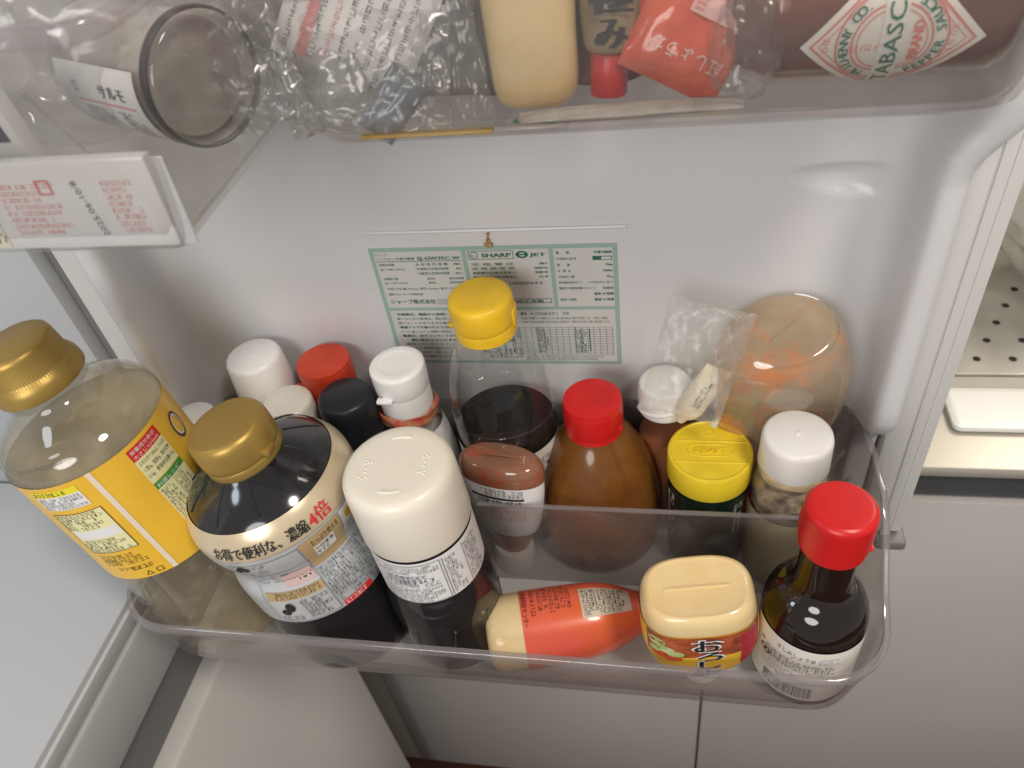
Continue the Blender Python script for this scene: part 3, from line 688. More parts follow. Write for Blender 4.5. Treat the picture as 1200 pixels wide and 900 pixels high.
def lmap(secs_, phase, off0=.0004):
    ss = sorted(secs_)
    def f(u, v, off):
        zz = v
        for s0, s1 in zip(ss, ss[1:]):
            if s0[0] <= zz <= s1[0]:
                q = (zz-s0[0])/max(s1[0]-s0[0], 1e-9); s_ = [a+(b_-a)*q for a, b_ in zip(s0, s1)]; break
        else: s_ = ss[-1]
        a = u + phase; c_, sn = math.cos(a), math.sin(a); n_ = s_[3]
        return (s_[4] + (s_[1]+off+off0)*math.copysign(abs(c_)**(2/n_), c_), s_[5] + (s_[2]+off+off0)*math.copysign(abs(sn)**(2/n_), sn), v)
    return f
def fmapx(secs_, off0=.0005):
    ss = sorted(secs_)
    def f(u, v, off):
        for s0, s1 in zip(ss, ss[1:]):
            if s0[0] <= v <= s1[0]:
                q = (v-s0[0])/max(s1[0]-s0[0], 1e-9); s_ = [a+(b_-a)*q for a, b_ in zip(s0, s1)]; break
        else: s_ = ss[-1]
        a_, b_, n_ = s_[1], s_[2], s_[3]
        x = a_*math.sin(max(-1.5, min(1.5, u/max(a_, .02)))); y = -b_*max(0, 1-abs(x/a_)**n_)**(1/n_)
        g = Vector((abs(x/a_)**(n_-1)/a_*(1 if x > 0 else -1), -(abs(y/b_)**(n_-1))/b_)).normalized()
        return (s_[4]+x+g.x*(off+off0), s_[5]+y+g.y*(off+off0), v)
    return f
def lwrap(name, secs_, z0, z1, m, parent, a0=0, a1=2*PI, nz=16, na=64, off=.0004, label=None):
    mp = lmap(secs_, 0, off); v = []; f = []
    for k_ in range(nz+1):
        for j in range(na+1): v.append(mp(a0+(a1-a0)*j/na, z0+(z1-z0)*k_/nz, 0))
    for k_ in range(nz):
        for j in range(na):
            a = k_*(na+1)+j; f.append((a, a+1, a+na+2, a+na+1))
    o = raw(name, v, f, m, parent)
    for p in o.data.polygons: p.use_smooth = True
    if label: o['label'] = label
    return o
lab = lwrap('label', fs, .0215, .0940, ORANGERED, t, label='orange red label with black Japanese print')
# local frame: +z runs along the bottle (to +x in the world), -x local is up
P = Print()
def pa(u0, v0, u1, v1, n, sd): P.rows(u0, v0, u1, v1, n, BLACK, seed=sd, ragged=.5)
PP = Print(); RR = .0232
PP.rect(.056, .002, .0850, .0215, mat('beige panel ink', (.55,.48,.38), .4)); PP.rows(.057, .003, .084, .0205, 6, BLACK, rot=0, seed=53, ragged=.1)
PP.text('お客様相談センター', .0225, .0280, .0036, BLACK, rot=-PI/2, width=.026); PP.text('0120-14-1122', .0275, .0280, .0034, BLACK, rot=-PI/2, width=.020)
for i, w_ in enumerate((.022, .024, .018, .021, .023, .017)):
    PP.rows(.033+i*.0033-.0+.0-w_/2+.0, .0165-.0014, .033+i*.0033+w_/2, .0165+.0014, 1, BLACK, rot=-PI/2, seed=60+i)
lm = lmap(fs, 0)
PP.build(lambda u, v, off: lm(PI + .55 - v/RR + .0, u, off), lab)
lathe('cap', [(.0115,.0955),(.0128,.0955),(.0130,.0965),(.0128,.112),(.0115,.1135),(.0001,.1136)], ORANGECAP, t)

# ---- inverted mayonnaise-type bottle standing on its cap
t = thing('squeeze_bottle', 'cream squeeze bottle with yellow food label standing on its cap beside the red capped bottle', 'bottle', (.1195, -.1335, FZ), (.05, -.07, .12))
secs = [(.010,.0100,.0100,2,0,0),(.016,.0150,.0125,2,0,0),(.026,.0235,.0170,2.2,0,0),(.038,.0280,.0200,2.5,0,0),(.055,.0300,.0212,2.8,0,0),(.074,.0294,.0210,2.8,0,0),(.082,.0288,.0206,2.9,0,0),(.0882,.0272,.0192,2.9,0,0),(.0910,.0242,.0168,2.9,0,0),(.0906,.0215,.0146,2.9,0,0),(.0898,.0110,.0070,2.8,0,0)]
loft('bottle', secs, CREAM, t, seg=64, sharp=80)
fs = crom(secs, 4)
box('base_ridge', -.0165, .0165, -.0009, .0009, .0890, .0908, CREAM, t, .0007)
tube('base_rim', [(.0218*math.copysign(abs(math.cos(a))**.68, math.cos(a)), .0148*math.copysign(abs(math.sin(a))**.62, math.sin(a)), .0896) for a in [2*PI*i/40 for i in range(41)]], .0007, CREAM, t, 6)
lathe('cap', [(.0001,0),(.0105,0),(.0115,.001),(.0115,.009),(.0105,.0105),(.0001,.0107)], OFFCAP, t)
FOOD = mat('food photograph print', (.50, .10, .03), .35, var=.9, vscale=180, col2=(.20,.045,.02), coat=.3)
lab = lwrap('label', fs, .018, .0790, YELLABEL, t, label='yellow food label with black brush lettering')
P = Print()
P.rect(-.034, .0400, .036, .0605, FOOD, .00012); P.rect(.0200, .0230, .036, .0570, mat('crimson ink', (.50,.03,.05), .45, var=.3, vscale=120), .0002)
for i, (cu, cv, ru, rv) in enumerate(((-.026,.053,.006,.004),(-.021,.047,.006,.0035),(-.015,.0435,.005,.003),(-.028,.045,.004,.003))): ringp(P, cu, cv, rv, .0001, mat('lettuce ink', (.33,.42,.10), .45, var=.5, vscale=150, col2=(.62,.62,.35)), ru/rv, 'food_print', lev=.0002+.00003*i)
for i, (cu, cv, ru, rv) in enumerate(((-.024,.0405,.008,.003),(-.017,.038,.006,.0025))): ringp(P, cu, cv, rv, .0001, mat('tomato ink', (.62,.08,.03), .45), ru/rv, 'food_print', lev=.0002+.00003*i)
for s_, u, v, h in (('お', .001, .0525, .0130), ('ろ', .002, .0410, .0125), ('し', .001, .0300, .0125), ('生', .001, .0165, .0150)):
    P.text(s_, u, v-h*.35, h*1.08, PAPER, lev=.00035, bold=.09, al='C', name='lettering_outline', width=h*1.25); P.text(s_, u, v-h*.35, h, BLACK, lev=.0006, bold=.035, al='C', width=h*1.15)
P.rows(-.018, .004, .016, .008, 1, RED, seed=70); P.rows(-.0150, .0095, -.0080, .0150, 2, DGREY, seed=71)
lm = fmapx(fs)
P.build(lambda u, v, off: lm(u, .018 + v, off), lab)

# ---- small dark bottle with the red hinged cap
t = thing('sauce_bottle', 'small dark glass sauce bottle with red hinged cap and white label in the bin corner', 'bottle', (.1735, -.1285, FZ), tilt(.022, .02))
pr = crom([(.0200,.0005),(.0245,.0015),(.0262,.006),(.0265,.012),(.0265,.055),(.0262,.064),(.0245,.0715),(.0210,.0775),(.0172,.0810),(.0148,.0845),(.0138,.0890),(.0135,.1000),(.0135,.1180)], 4)
lathe('bottle', [(.0001,.0012)]+pr, BROWNSAUCE, t, sharp=70)
lab = wrap('label', lambda z: .0266, .0105, .0600, -1.45, 1.1, PAPER2, t, label='white paper label with barcode')
P = Print(); P.text('さしみしょうゆ', -.016, .0415, .0042, DGREY, rot=-.08, width=.020); P.rect(.0060, .0390, .0150, .0440, PAPER); P.frame(.0060, .0390, .0150, .0440, .0003, LGREY); P.rows(.0065, .0395, .0145, .0435, 2, LGREY, seed=80)
P.rect(-.0075, .0388, -.0066, .0396, RED); P.rows(-.022, .0280, .020, .0370, 4, DGREY, seed=81, ragged=.3); P.rows(-.023, .0170, .004, .0265, 4, LGREY, seed=82)
ringp(P, -.0235, .0300, .0022, .0015, BLACK); ringp(P, -.0205, .0295, .0022, .0015, BLACK); P.rect(-.0258, .0355, -.0252, .0380, BLACK, .0003, 'printed_line'); P.rect(-.0245, .0355, -.0239, .0380, BLACK, .0003, 'printed_line')
rd = random.Random(5); x = -.020
while x < .006:
    w_ = rd.choice((.0003,.0005,.0008)); P.rect(x, .0030, x+w_, .0135, DGREY, .0003, 'barcode', step=.02); x += w_ + rd.choice((.0003,.0005,.0007))
P.build(cylmap(lambda v: .0266, -.20, .0105), lab)
lathe('cap', crom([(.0138,.1160),(.0154,.1160),(.0158,.1166),(.0158,.1208),(.0154,.1214)], 2) + crom([(.0154,.1216),(.0163,.1220),(.0165,.1230),(.0163,.1395),(.0157,.1424),(.0140,.1438),(.0120,.1441),(.0001,.1441)], 3), REDCAP, t, seg=64, sharp=55)
box('cap_tab', .0100, .0158, -.0090, -.0040, .1222, .1245, REDCAP, t, .0010)
box('cap_hinge', -.0156, -.0120, .0035, .0085, .119, .131, REDCAP, t, .0010)

# ================================================================== LOWER BIN, BACK ROW
def simple_bottle(name, label, x, y, capr, capz0, capz1, capm, body, bodym, rot=(0,0,0), capprof=None, liquid=None, cat='bottle'):
    t = thing(name, label, cat, (x, y, FZ), rot)
    pr_ = crom(body, 4); lathe('bottle', [(.0001, .001)] + pr_, bodym, t, sharp=65, close1=liquid is None)
    if liquid: lathe('contents', inner([(.0001,.001)] + pr_, liquid[0], .001), liquid[1], t, sharp=60)
    cp_ = capprof or [(capr*.86,capz0),(capr*.985,capz0),(capr,capz0+.001),(capr*.985,capz1-.003),(capr*.95,capz1-.001),(capr*.86,capz1),(.0001,capz1)]
    lathe('cap', cp_, capm, t, seg=60, sharp=50)
    return t, interp(pr_)
AMBERG = mat('dim glass', (.10,.07,.05), .12, coat=.3)
t, _ = simple_bottle('spice_jar', 'white tapered cap jar by the door wall behind the dark sauce bottle', -.1575, -.0235, .0180, .108, .143, WHITECAP, [(.016,.0005),(.0185,.003),(.019,.08),(.018,.098),(.0155,.106),(.015,.112)], mat('brown jar', (.16,.07,.03), .2, coat=.3), capprof=[(.0172,.106),(.0192,.106),(.0194,.107),(.0176,.139),(.0166,.1415),(.0150,.1424),(.0001,.1426)], cat='jar')
lathe('cap_dimple', [(.0022,.14255),(.0018,.1429),(.0001,.1430)], WHITECAP, t, seg=20)
t, _ = simple_bottle('spice_jar', 'flat white cap jar half hidden between the vinegar bottle and gold cap', -.2000, -.0500, .0152, .0965, .1125, WHITECAP, [(.012,.0005),(.0145,.003),(.015,.078),(.0145,.092),(.0135,.098)], CLEARB, liquid=(.05, mat('tan powder', (.42,.30,.17), .8)), cat='jar')
t, _ = simple_bottle('spice_jar', 'small ivory cap jar half hidden behind the gold flip cap', -.1300, -.0490, .0158, .108, .1275, OFFCAP, [(.014,.0005),(.0165,.003),(.017,.09),(.015,.104),(.0135,.110)], mat('red jar label', (.45,.03,.03), .3), cat='jar')
t, _ = simple_bottle('sauce_bottle', 'dark bottle with orange red flip cap standing by the door wall', -.1130, -.0215, .0168, .108, .137, ORANGECAP, [(.017,.0005),(.020,.004),(.0205,.075),(.018,.092),(.0125,.102),(.0120,.112)], BROWNSAUCE, capprof=crom([(.0140,.1080),(.0160,.1080),(.0164,.1090),(.0164,.1180),(.0160,.1190)], 2)+crom([(.0160,.1192),(.0170,.1197),(.0171,.1310),(.0166,.1345),(.0150,.1362),(.0001,.1366)], 3))
box('cap_tab', -.0190, -.0120, -.0120, -.0060, .1196, .1225, ORANGECAP, t, .0009)
t, fb_ = simple_bottle('pepper_grinder', 'black cap spice bottle in front of the orange red flip cap', -.0905, -.0495, .0168, .102, .1345, BLACKCAP, [(.014,.0005),(.0160,.003),(.0162,.085),(.0150,.096),(.0140,.104)], mat('olive glass', (.05,.042,.03), .1, coat=.5), capprof=[(.0150,.100),(.0166,.100),(.0170,.102),(.0168,.128),(.0160,.1325),(.0146,.1342),(.0001,.1344)])
wrap('label', lambda z: .0163, .02, .084, -PI, PI, mat('olive label', (.17,.14,.08), .4), t)
# white flip cap with the red collar
t, fb_ = simple_bottle('sauce_bottle', 'clear bottle with white flip cap and torn red collar seal', -.0585, -.0355, .0162, .110, .147, WHITECAP, [(.019,.0005),(.0222,.004),(.0226,.060),(.0222,.072),(.0202,.090),(.0165,.106),(.0145,.112),(.0140,.116)], CLEARB, capprof=crom([(.0140,.1130),(.0158,.1130),(.0161,.1140),(.0160,.1290),(.0157,.1298)], 2)+crom([(.0157,.1300),(.0164,.1304),(.0166,.1440),(.0160,.1462),(.0145,.1470),(.0110,.1470),(.0100,.1466),(.0001,.1466)], 2), liquid=(.085, mat('grey white dressing', (.52,.50,.46), .35)))
o = box('cap_tab', -.0110, -.0010, -.0190, -.0145, .1302, .1328, WHITECAP, t, .0010)
seal = lathe('collar_seal', crom([(.0168,.1070),(.0180,.1080),(.0186,.1110),(.0180,.1150),(.0172,.1158)], 3), mat('torn red seal film', (.50,.03,.03), .3, var=.8, vscale=90, col2=(.45,.24,.12), coat=.3), t, close0=False, close1=False, rmod=lambda a, z: .0006*math.sin(3*a+z*900)+.0004*math.sin(7*a))
lab = wrap('label', lambda z: fb_(z)+.0002, .030, .099, -.3, 2.9, PAPER, t, nz=14, label='white label edged with red')
P = Print(); P.rect(-.005, .030, -.0015, .099, RED, step=.004); ringp(P, .0120, .0860, .0040, .0030, RED, .8, 'emblem'); P.rows(.009, .0845, .0150, .0875, 1, RED, seed=90); P.rows(.004, .04, .03, .075, 7, RED, seed=91)
P.build(conemap(lambda v: fb_(v)+.0002, .05, .0215), lab)
# yellow cap clear bottle half full of dark sauce
t = thing('sauce_bottle', 'clear round bottle with yellow cap half full of dark sauce before the rating plate', 'bottle', (.0025, -.0320, FZ), tilt(-.015, -.02))
pr = crom([(.0235,.0008),(.0285,.003),(.0295,.010),(.0295,.060),(.0290,.085),(.0295,.100),(.0292,.118),(.0272,.138),(.0225,.156),(.0172,.168),(.0146,.174),(.0142,.180)], 4)
lathe('bottle', [(.0001,.001)]+pr, CLEARB, t, sx=1.05, sy=.96, close1=False, sharp=70)
lathe('shoulder_bead', crom([(.0293,.1118),(.0300,.1126),(.0293,.1134)], 3), CLEARB, t, sx=1.05, sy=.96, close0=False, close1=False)
lathe('liquid', inner([(.0001,.001)]+pr, .102, .0010), DARKSAUCE, t, sx=1.05, sy=.96)
lab = wrap('label', lambda z: .0298, .030, .094, -PI, PI, PAPER2, t, sx=1.05, sy=.96)
P = Print(); P.rows(-.01, .006, .030, .058, 11, DGREY, seed=95, ragged=.3); P.build(cylmap(lambda v: .0300, .5, .030, 1.05, .96), lab)
lathe('cap', crom([(.0142,.1725),(.0168,.1725),(.0172,.1735),(.0172,.1795),(.0166,.1802)], 2)+crom([(.0166,.1804),(.0176,.1809),(.0178,.1900),(.0174,.1945),(.0158,.1966),(.0120,.1972),(.0001,.1972)], 3), YELCAP, t, seg=64, sharp=55)
box('cap_tab', -.0180, -.0140, -.0085, -.0035, .1808, .1838, YELCAP, t, .0009)
box('cap_hinge', .0150, .0184, -.005, .004, .1780, .1890, YELCAP, t, .0012)
# inverted ketchup bottle, base up
KET = clear('ketchup bottle plastic', (.62,.36,.24), haze=.55, hazecol=(.44,.20,.12), gloss=.6, base=.06, rough=.08, smear=.75, smearcol=(.42,.06,.02), sscale=70, slo=.52, shi=.64)
t = thing('ketchup_bottle', 'nearly empty reddish brown squeeze bottle standing upside down behind the partition', 'bottle', (.0000, -.0672, FZ), (.0, .03, -.15))
secs = [(.018,.0105,.0085,2,0,0),(.030,.0150,.0095,2,0,0),(.050,.0215,.0112,2.1,0,0),(.075,.0252,.0125,2.2,0,0),(.090,.0262,.0130,2.2,0,0),(.098,.0255,.0128,2.2,0,0),(.1025,.0225,.0110,2.2,0,0),(.1040,.0160,.0075,2.2,0,0),(.1036,.0060,.0030,2.2,0,0)]
loft('bottle', secs, KET, t, seg=56, sharp=80)
fs = crom(secs, 4)
tube('base_seam', [(-.013,-.0012,.1040),(0,0,.1046),(.013,.0012,.1040)], .0007, KET, t, 6)
lathe('cap', [(.0001,0),(.0125,0),(.0135,.001),(.0135,.016),(.012,.0185),(.0001,.0186)], WHITECAP, t)
lab = lwrap('label', fs, .040, .0900, PAPER, t, a0=-PI*.92, a1=-PI*.04, label='white label with print upside down')
P = Print()
P.text('0120-401-831', .0150, .0385, .0048, BLACK, rot=PI, width=.027, bold=.02); P.rect(-.0180, .0392, .0170, .0412, BLACK, name='printed_line'); P.rows(-.0170, .0420, .0170, .0490, 2, DGREY, rot=PI, seed=97); P.rows(-.0150, .0180, .0170, .0300, 3, PINK, rot=PI, seed=98)
lm = fmapx(fs); P.build(lambda u, v, off: lm(u, .040 + v, off), lab)
# amber pear bottle with red cap
AMB = mat('amber dressing', (.36, .145, .030), .20, var=.35, vscale=45, col2=(.25,.085,.018), trans=.5, ior=1.35, coat=.4, sss=.1)
t = thing('dressing_bottle', 'pear shaped amber dressing bottle with bright red cap behind the partition', 'bottle', (.0560, -.0415, FZ))
pr = crom([(.0290,.0005),(.0350,.003),(.0382,.010),(.0394,.024),(.0390,.038),(.0372,.056),(.0328,.074),(.0245,.091),(.0175,.102),(.0150,.108)], 4)
lathe('bottle', [(.0001,.001)]+pr, AMB, t, sharp=70)
lathe('cap', crom([(.0145,.0985),(.0166,.0985),(.0170,.0995),(.0170,.1060),(.0165,.1066)], 2)+crom([(.0165,.1068),(.0173,.1073),(.0174,.1200),(.0168,.1246),(.0152,.1262),(.0001,.1266)], 3), REDCAP, t, seg=64, sharp=55)
box('cap_tab', .0125, .0172, -.0085, -.0030, .1072, .1100, REDCAP, t, .0009)
# white snap cap bottle with reddish brown contents
t, fb_ = simple_bottle('sauce_bottle', 'reddish brown sauce bottle with white snap cap under the clear bag', .0965, -.0195, .0148, .098, .1205, WHITECAP, [(.014,.0005),(.0165,.003),(.0168,.060),(.0160,.078),(.0130,.090),(.0125,.100)], CLEARB, capprof=crom([(.0130,.0990),(.0150,.0990),(.0154,.1000),(.0154,.1040),(.0150,.1046)], 2)+crom([(.0150,.1048),(.0156,.1052),(.0157,.1120),(.0150,.1170),(.0130,.1198),(.0001,.1204)], 3), liquid=(.078, mat('reddish brown sauce', (.27,.085,.03), .25)))
tube('snap_band', [(.0156*math.cos(a), .0156*math.sin(a), .1040 + .0035*math.cos(a*1.0+.6)) for a in [-2.9+i*.14 for i in range(20)]], .0011, WHITECAP, t, 8)
# grated cheese shaker, embossed yellow lid
t = thing('cheese_shaker', 'dark green shaker with wide bright yellow embossed lid behind the partition', 'shaker', (.1228, -.0510, FZ))
pr = [(.0001,.001),(.0205,.0005),(.0225,.002),(.0232,.006),(.0232,.076),(.0222,.082)]
lathe('bottle', pr, mat('dark green shaker', (.008,.022,.014), .2, coat=.5), t)
lab = wrap('label', lambda z: .0233, .012, .074, -PI, PI, mat('green label', (.004,.020,.012), .3, coat=.4), t)
P = Print(); P.rows(.014, .030, .024, .058, 6, PAPER, seed=99); P.rows(-.030, .02, -.02, .058, 7, PAPER, seed=100); P.rect(.0255, .020, .031, .058, RED); P.build(cylmap(lambda v: .0234, 0, .012), lab)
c = lathe('lid', [(.0225,.0770),(.0240,.0770),(.0243,.0780),(.0243,.0935),(.0236,.0948),(.0224,.0952),(.0218,.0948),(.0217,.0945),(.0001,.0945)], YEL2, t, seg=90, sharp=35, rmod=lambda a, z: (.00018*math.sin(a*45) if .079 < z < .092 else 0))
P = Print(); P.text('KRAFT', 0, -.0021, .0060, YEL2, al='C', width=.0185, lev=.0)
tv, tf = [], []
for (nm, _), (m_, vs_, fs_) in P.g.items():
    for p in vs_: tv.append((p[0], p[1], .0944))
    tf += fs_
    k0 = len(tv)
me_o = raw('embossed_lettering', tv, tf, YEL2, c)
sol = me_o.modifiers.new('solid', 'SOLIDIFY'); sol.thickness = .0009; sol.offset = 1
tube('embossed_oval', [(.0128*math.copysign(abs(math.cos(a))**.6, math.cos(a)), .0045*math.copysign(abs(math.sin(a))**.8, math.sin(a)), .0946) for a in [2*PI*i/48 for i in range(49)]], .00035, YEL2, c, 6)
tube('flap_line', [(-.0216, .0068, .0946), (-.010, .0072, .0946), (.010, .0072, .0946), (.0216, .0068, .0946)], .0004, YEL2, c, 6)
tube('flap_line', [(-.0210, -.0088, .0946), (-.010, -.0090, .0946), (.010, -.0090, .0946), (.0210, -.0088, .0946)], .0004, YEL2, c, 6)
tube('embossed_ring', [(.0022*math.cos(a), .0135+.0022*math.sin(a), .0946) for a in [2*PI*i/20 for i in range(21)]], .0003, YEL2, c, 6)
# spice jar with tall white cap and tan seal
PEP = mat('coarse pepper', (.55, .44, .31), .6, var=.9, vscale=140, col2=(.08,.055,.04), bump=.6, bscale=400)
t = thing('spice_jar', 'clear jar of coarse tan spice with tall white cap and torn tan seal', 'jar', (.1672, -.0595, FZ))
pr = crom([(.0180,.0005),(.0205,.002),(.0212,.008),(.0212,.070),(.0208,.081),(.0192,.089),(.0172,.094),(.0162,.099)], 4)
lathe('bottle', [(.0001,.001)]+pr, clear('spice jar glass', (.9,.88,.84), haze=.05, gloss=.7, base=.06, rough=.03), t, close1=False, sharp=70)
lathe('contents', inner([(.0001,.001)]+pr, .087, .0012), PEP, t)
wrap('label', lambda z: .0214, .008, .066, -PI, PI, mat('straw label', (.62,.55,.33), .45), t)
lathe('seal', crom([(.0176,.0925),(.0190,.0930),(.0192,.0970),(.0184,.0995)], 3), mat('tan seal film', (.62,.47,.28), .35, var=.4, vscale=80), t, close0=False, close1=False, rmod=lambda a, z: .0005*math.sin(5*a+1))
lathe('cap', [(.0160,.0975),(.0186,.0975),(.0190,.0985),(.0186,.1165),(.0179,.1193),(.0162,.1203),(.0010,.1200),(.0001,.1200)], WHITECAP, t, seg=64, sharp=50)
lathe('cap_dimple', [(.0018,.1199),(.0014,.1206),(.0001,.1208)], WHITECAP, t, seg=20)
# big inverted clear bottle with orange residue
RES = clear('empty sauce bottle plastic', (.93,.87,.78), haze=.20, hazecol=(.80,.66,.48), gloss=.65, base=.06, rough=.06, smear=.70, smearcol=(.60,.19,.05), sscale=32, slo=.505, shi=.66)
t = thing('squeeze_bottle', 'big clear empty squeeze bottle with orange sauce residue upside down at the wall', 'bottle', (.1625, -.0240, FZ), (.0, -.02, .08))
secs = [(.020,.0120,.0100,2,0,0),(.040,.0180,.0120,2,0,0),(.065,.0265,.0125,2.1,0,0),(.095,.0340,.0150,2.2,0,0),(.120,.0370,.0190,2.2,0,0),(.138,.0368,.0215,2.2,0,0),(.150,.0340,.0216,2.2,0,0),(.1585,.0300,.0198,2.2,0,0),(.1630,.0245,.0168,2.2,0,0),(.1630,.0200,.0140,2.2,0,0),(.1625,.0080,.0060,2.2,0,0)]
bo = loft('bottle', secs, RES, t, seg=64, sharp=80)
for vv in bo.data.vertices:
    vv.co.z += (.55*vv.co.y + .06*vv.co.x)*sst(.105, .150, vv.co.z)
    dn = noise.noise(vv.co*38)*.0022 + noise.noise(vv.co*90)*.0008
    vv.co.x *= 1 + dn*22; vv.co.y *= 1 + dn*28
tube('base_rim', [(.0272*math.cos(a), .0182*math.sin(a), .1622+.55*.0182*math.sin(a)+.06*.0272*math.cos(a)) for a in [2*PI*i/44 for i in range(45)]], .0007, CLEARB, t, 6)
tube('base_seam', [(-.008,-.0052,.1602),(0,0,.1634),(.008,.0052,.1666)], .0006, CLEARB, t, 6)
lathe('cap', [(.0001,0),(.0140,0),(.0150,.001),(.0150,.018),(.0135,.0205),(.0001,.0206)], ORANGECAP, t)
# clear film bag crumpled above the snap cap
BAG = clear('crumpled clear film', (.95,.95,.94), haze=.10, hazecol=(.85,.84,.83), gloss=.40, base=.025, rough=.34, bump=.2, bscale=40, smear=.42, smearcol=(.85,.85,.84), sscale=75, slo=.56, shi=.68)
t, pm_ = pouch('plastic_bag', 'crumpled clear film bag tucked above the white snap cap bottle', 'plastic bag', (.1040, -.0470, .1180), (-.32, .24, -.1), .0225, .0350, .0070, BAG, 14, .0032, n=30)
# small cream tube between the bag and the big clear bottle
t = thing('condiment_tube', 'small cream tube with dark print wedged behind the yellow shaker lid', 'tube', (.1085, -.0350, .1085), (-.1, .55, .1))
loft('tube_body', [(0,.0060,.0055,2,0,0),(.004,.0078,.0068,2,0,0),(.014,.0082,.0062,2.2,0,0),(.030,.0085,.0030,2.4,0,0),(.036,.0086,.0010,2.6,0,0)], mat('cream tube plastic', (.74,.66,.48), .35), t, seg=32)
P = Print(); P.rows(-.004, .010, .004, .028, 5, DGREY, seed=101); P.build(lambda u, v, off: (u, -.0066-off+max(0, v-.014)*.19, v), t)
lathe('nozzle', [(.0001,-.006),(.0025,-.006),(.0032,-.004),(.0045,0),(.0001,.0005)], mat('cream tube plastic', (.74,.66,.48), .35), t, seg=24)

# ================================================================== UPPER BINS
UZ = .3140; VZ = .3145
# white soup carton with red print
t = thing('soup_carton', 'white film wrapped carton with red print at the front of the deep upper bin', 'carton', (-.130, -.1590, VZ), (-.04, 0, 0))
box('carton', -.090, .0715, -.0045, .0005, 0, .0310, mat('carton white film', (.74,.75,.75), .3, coat=.6, bump=.5, bscale=55), t, .0010)
box('sealed_fin', .0716, .0772, -.0036, -.0026, .0, .0305, clear('fin film', (.8,.8,.8), haze=.5, hazecol=(.75,.75,.75), gloss=.7, base=.1, rough=.12, bump=.6, bscale=90), t, .0004)
P = Print()
for (u0, u1, sd) in ((.014, .036, 110), (.0530, .0640, 111)): P.rows(u0, .005, u1, .0225, 8, mat('bright red print', (.70,.08,.07), .5), seed=sd, fill=.66, ragged=.3)
P.frame(.0300, .0185, .0350, .0232, .0005, MATS['bright red print'], .0004)
P.text('2025.06-10/8', .0480, .0045, .0032, DGREY, rot=PI*.56, width=.0185)
P.rect(-.09, .001, .0080, .0275, mat('cream carton ink', (.72,.69,.52), .45)); P.rect(-.09, .0215, .0060, .0275, mat('navy ink', (.02,.025,.05), .4), .0002); P.rect(-.02, .0060, -.0010, .0110, BLACK, .0002)
P.text('さくら', .0030, .0195, .0080, mat('olive ink', (.16,.14,.06), .5), rot=-PI/2-.1, width=.017)
P.build(lambda u, v, off: (u, -.0046-off, v*1.08), t)
# jar lying with its dark ringed end to the viewer
ang = math.atan2(.43, -.9)
t = thing('glass_jar', 'glass jar with dark ring and white printed label lying in the deep upper bin', 'jar', (-.0650, -.1000, VZ+.0290), (0, PI/2, ang))
GJ = clear('jar glass', (.88,.86,.83), haze=.08, hazecol=(.5,.48,.46), gloss=.7, base=.06, rough=.08)
lathe('jar_body', crom([(.0060,.0030),(.0165,.0016),(.0205,.0),(.0228,.0008),(.0238,.0045),(.0240,.012),(.0240,.060),(.0225,.068)], 4), GJ, t, sharp=60)
lathe('dark_ring', crom([(.0232,.0024),(.0243,.0026),(.0247,.0042),(.0244,.0058),(.0238,.0060)], 3), BLACKCAP, t, close0=False, close1=False)
lathe('contents', [(.0001,.010),(.0210,.010),(.0215,.012),(.0215,.060),(.0001,.061)], mat('pale jar contents', (.62,.60,.58), .5, var=.3, vscale=60), t)
lab = wrap('label', lambda z: .0242, .0100, .0600, PI/2-.80, PI/2+2.0, PAPER, t, phase=0, label='curved white label with small dark print')
P = Print()
def jl(u, v, off):
    a = .85 + v/.0242
    return ((.0246+off)*math.cos(a), (.0246+off)*math.sin(a), .0320 - u)
P.text('サルモ', -.002, .0170, .0056, DGREY, bold=.03); P.rows(-.018, .0170, -.010, .0220, 1, DGREY, seed=122); P.rect(-.018, .0140, .018, .0147, PINK, name='printed_line'); P.rows(-.018, .0040, .000, .0125, 3, DGREY, seed=120); P.rows(.004, -.0200, .0185, .0125, 8, DGREY, seed=121)
P.build(jl, lab)
# dark printed packet and pale bag at the far left
t = thing('snack_packet', 'dark navy packet with pale lettering behind the white soup carton', 'packet', (-.150, -.1310, VZ), (.12, 0, 0))
box('packet', -.060, .0300, -.0040, .0040, 0, .0560, mat('packet film', (.62,.63,.63), .3, coat=.3), t, .002)
P = Print(); P.rect(-.060, .028, .0265, .0530, MATS['navy ink']); P.text('だし', -.004, .036, .0100, PAPER, bold=.02); P.text('つゆ', .012, .034, .0080, PAPER); P.build(lambda u, v, off: (u, -.0041-off, v), t)
o = crumple('plastic_bag', -.135, -.085, .360, .060, .032, .040, FILM, amp=.22, seed=21, fr=1.8)
o['label'] = 'pale clear plastic bag filling the back of the deep upper bin'; o['category'] = 'plastic bag'
# clear bag with sachets
SILV = mat('silver foil', (.55,.56,.58), .28, metal=.7, bump=.5, bscale=90, var=.4, vscale=60)
FOILW = mat('pale sachet film', (.62,.60,.57), .28, metal=.25, bump=.5, bscale=70, var=.35, vscale=60, coat=.4)
t, pm_ = pouch('sachet', 'silvery clear film sachet slumped in the shallow upper bin beside the jar', 'sachet', (-.0300, -.0850, UZ+.001), (-.25, -.2, 0), .0190, .0165, .0035, clear('hazy sachet film', (.78,.79,.76), haze=.38, hazecol=(.62,.63,.60), gloss=.7, base=.12, rough=.15, bump=.7, bscale=60), 3, .0022)
t, pm_ = pouch('sachet', 'white sachet covered in small print tilted in the shallow upper bin', 'sachet', (-.0270, -.0800, .3320), (-.14, .56, 0), .0260, .0330, .0022, mat('white sachet film', (.78,.78,.77), .35, coat=.3, bump=.1, bscale=60), 5, .0003)
P = Print()
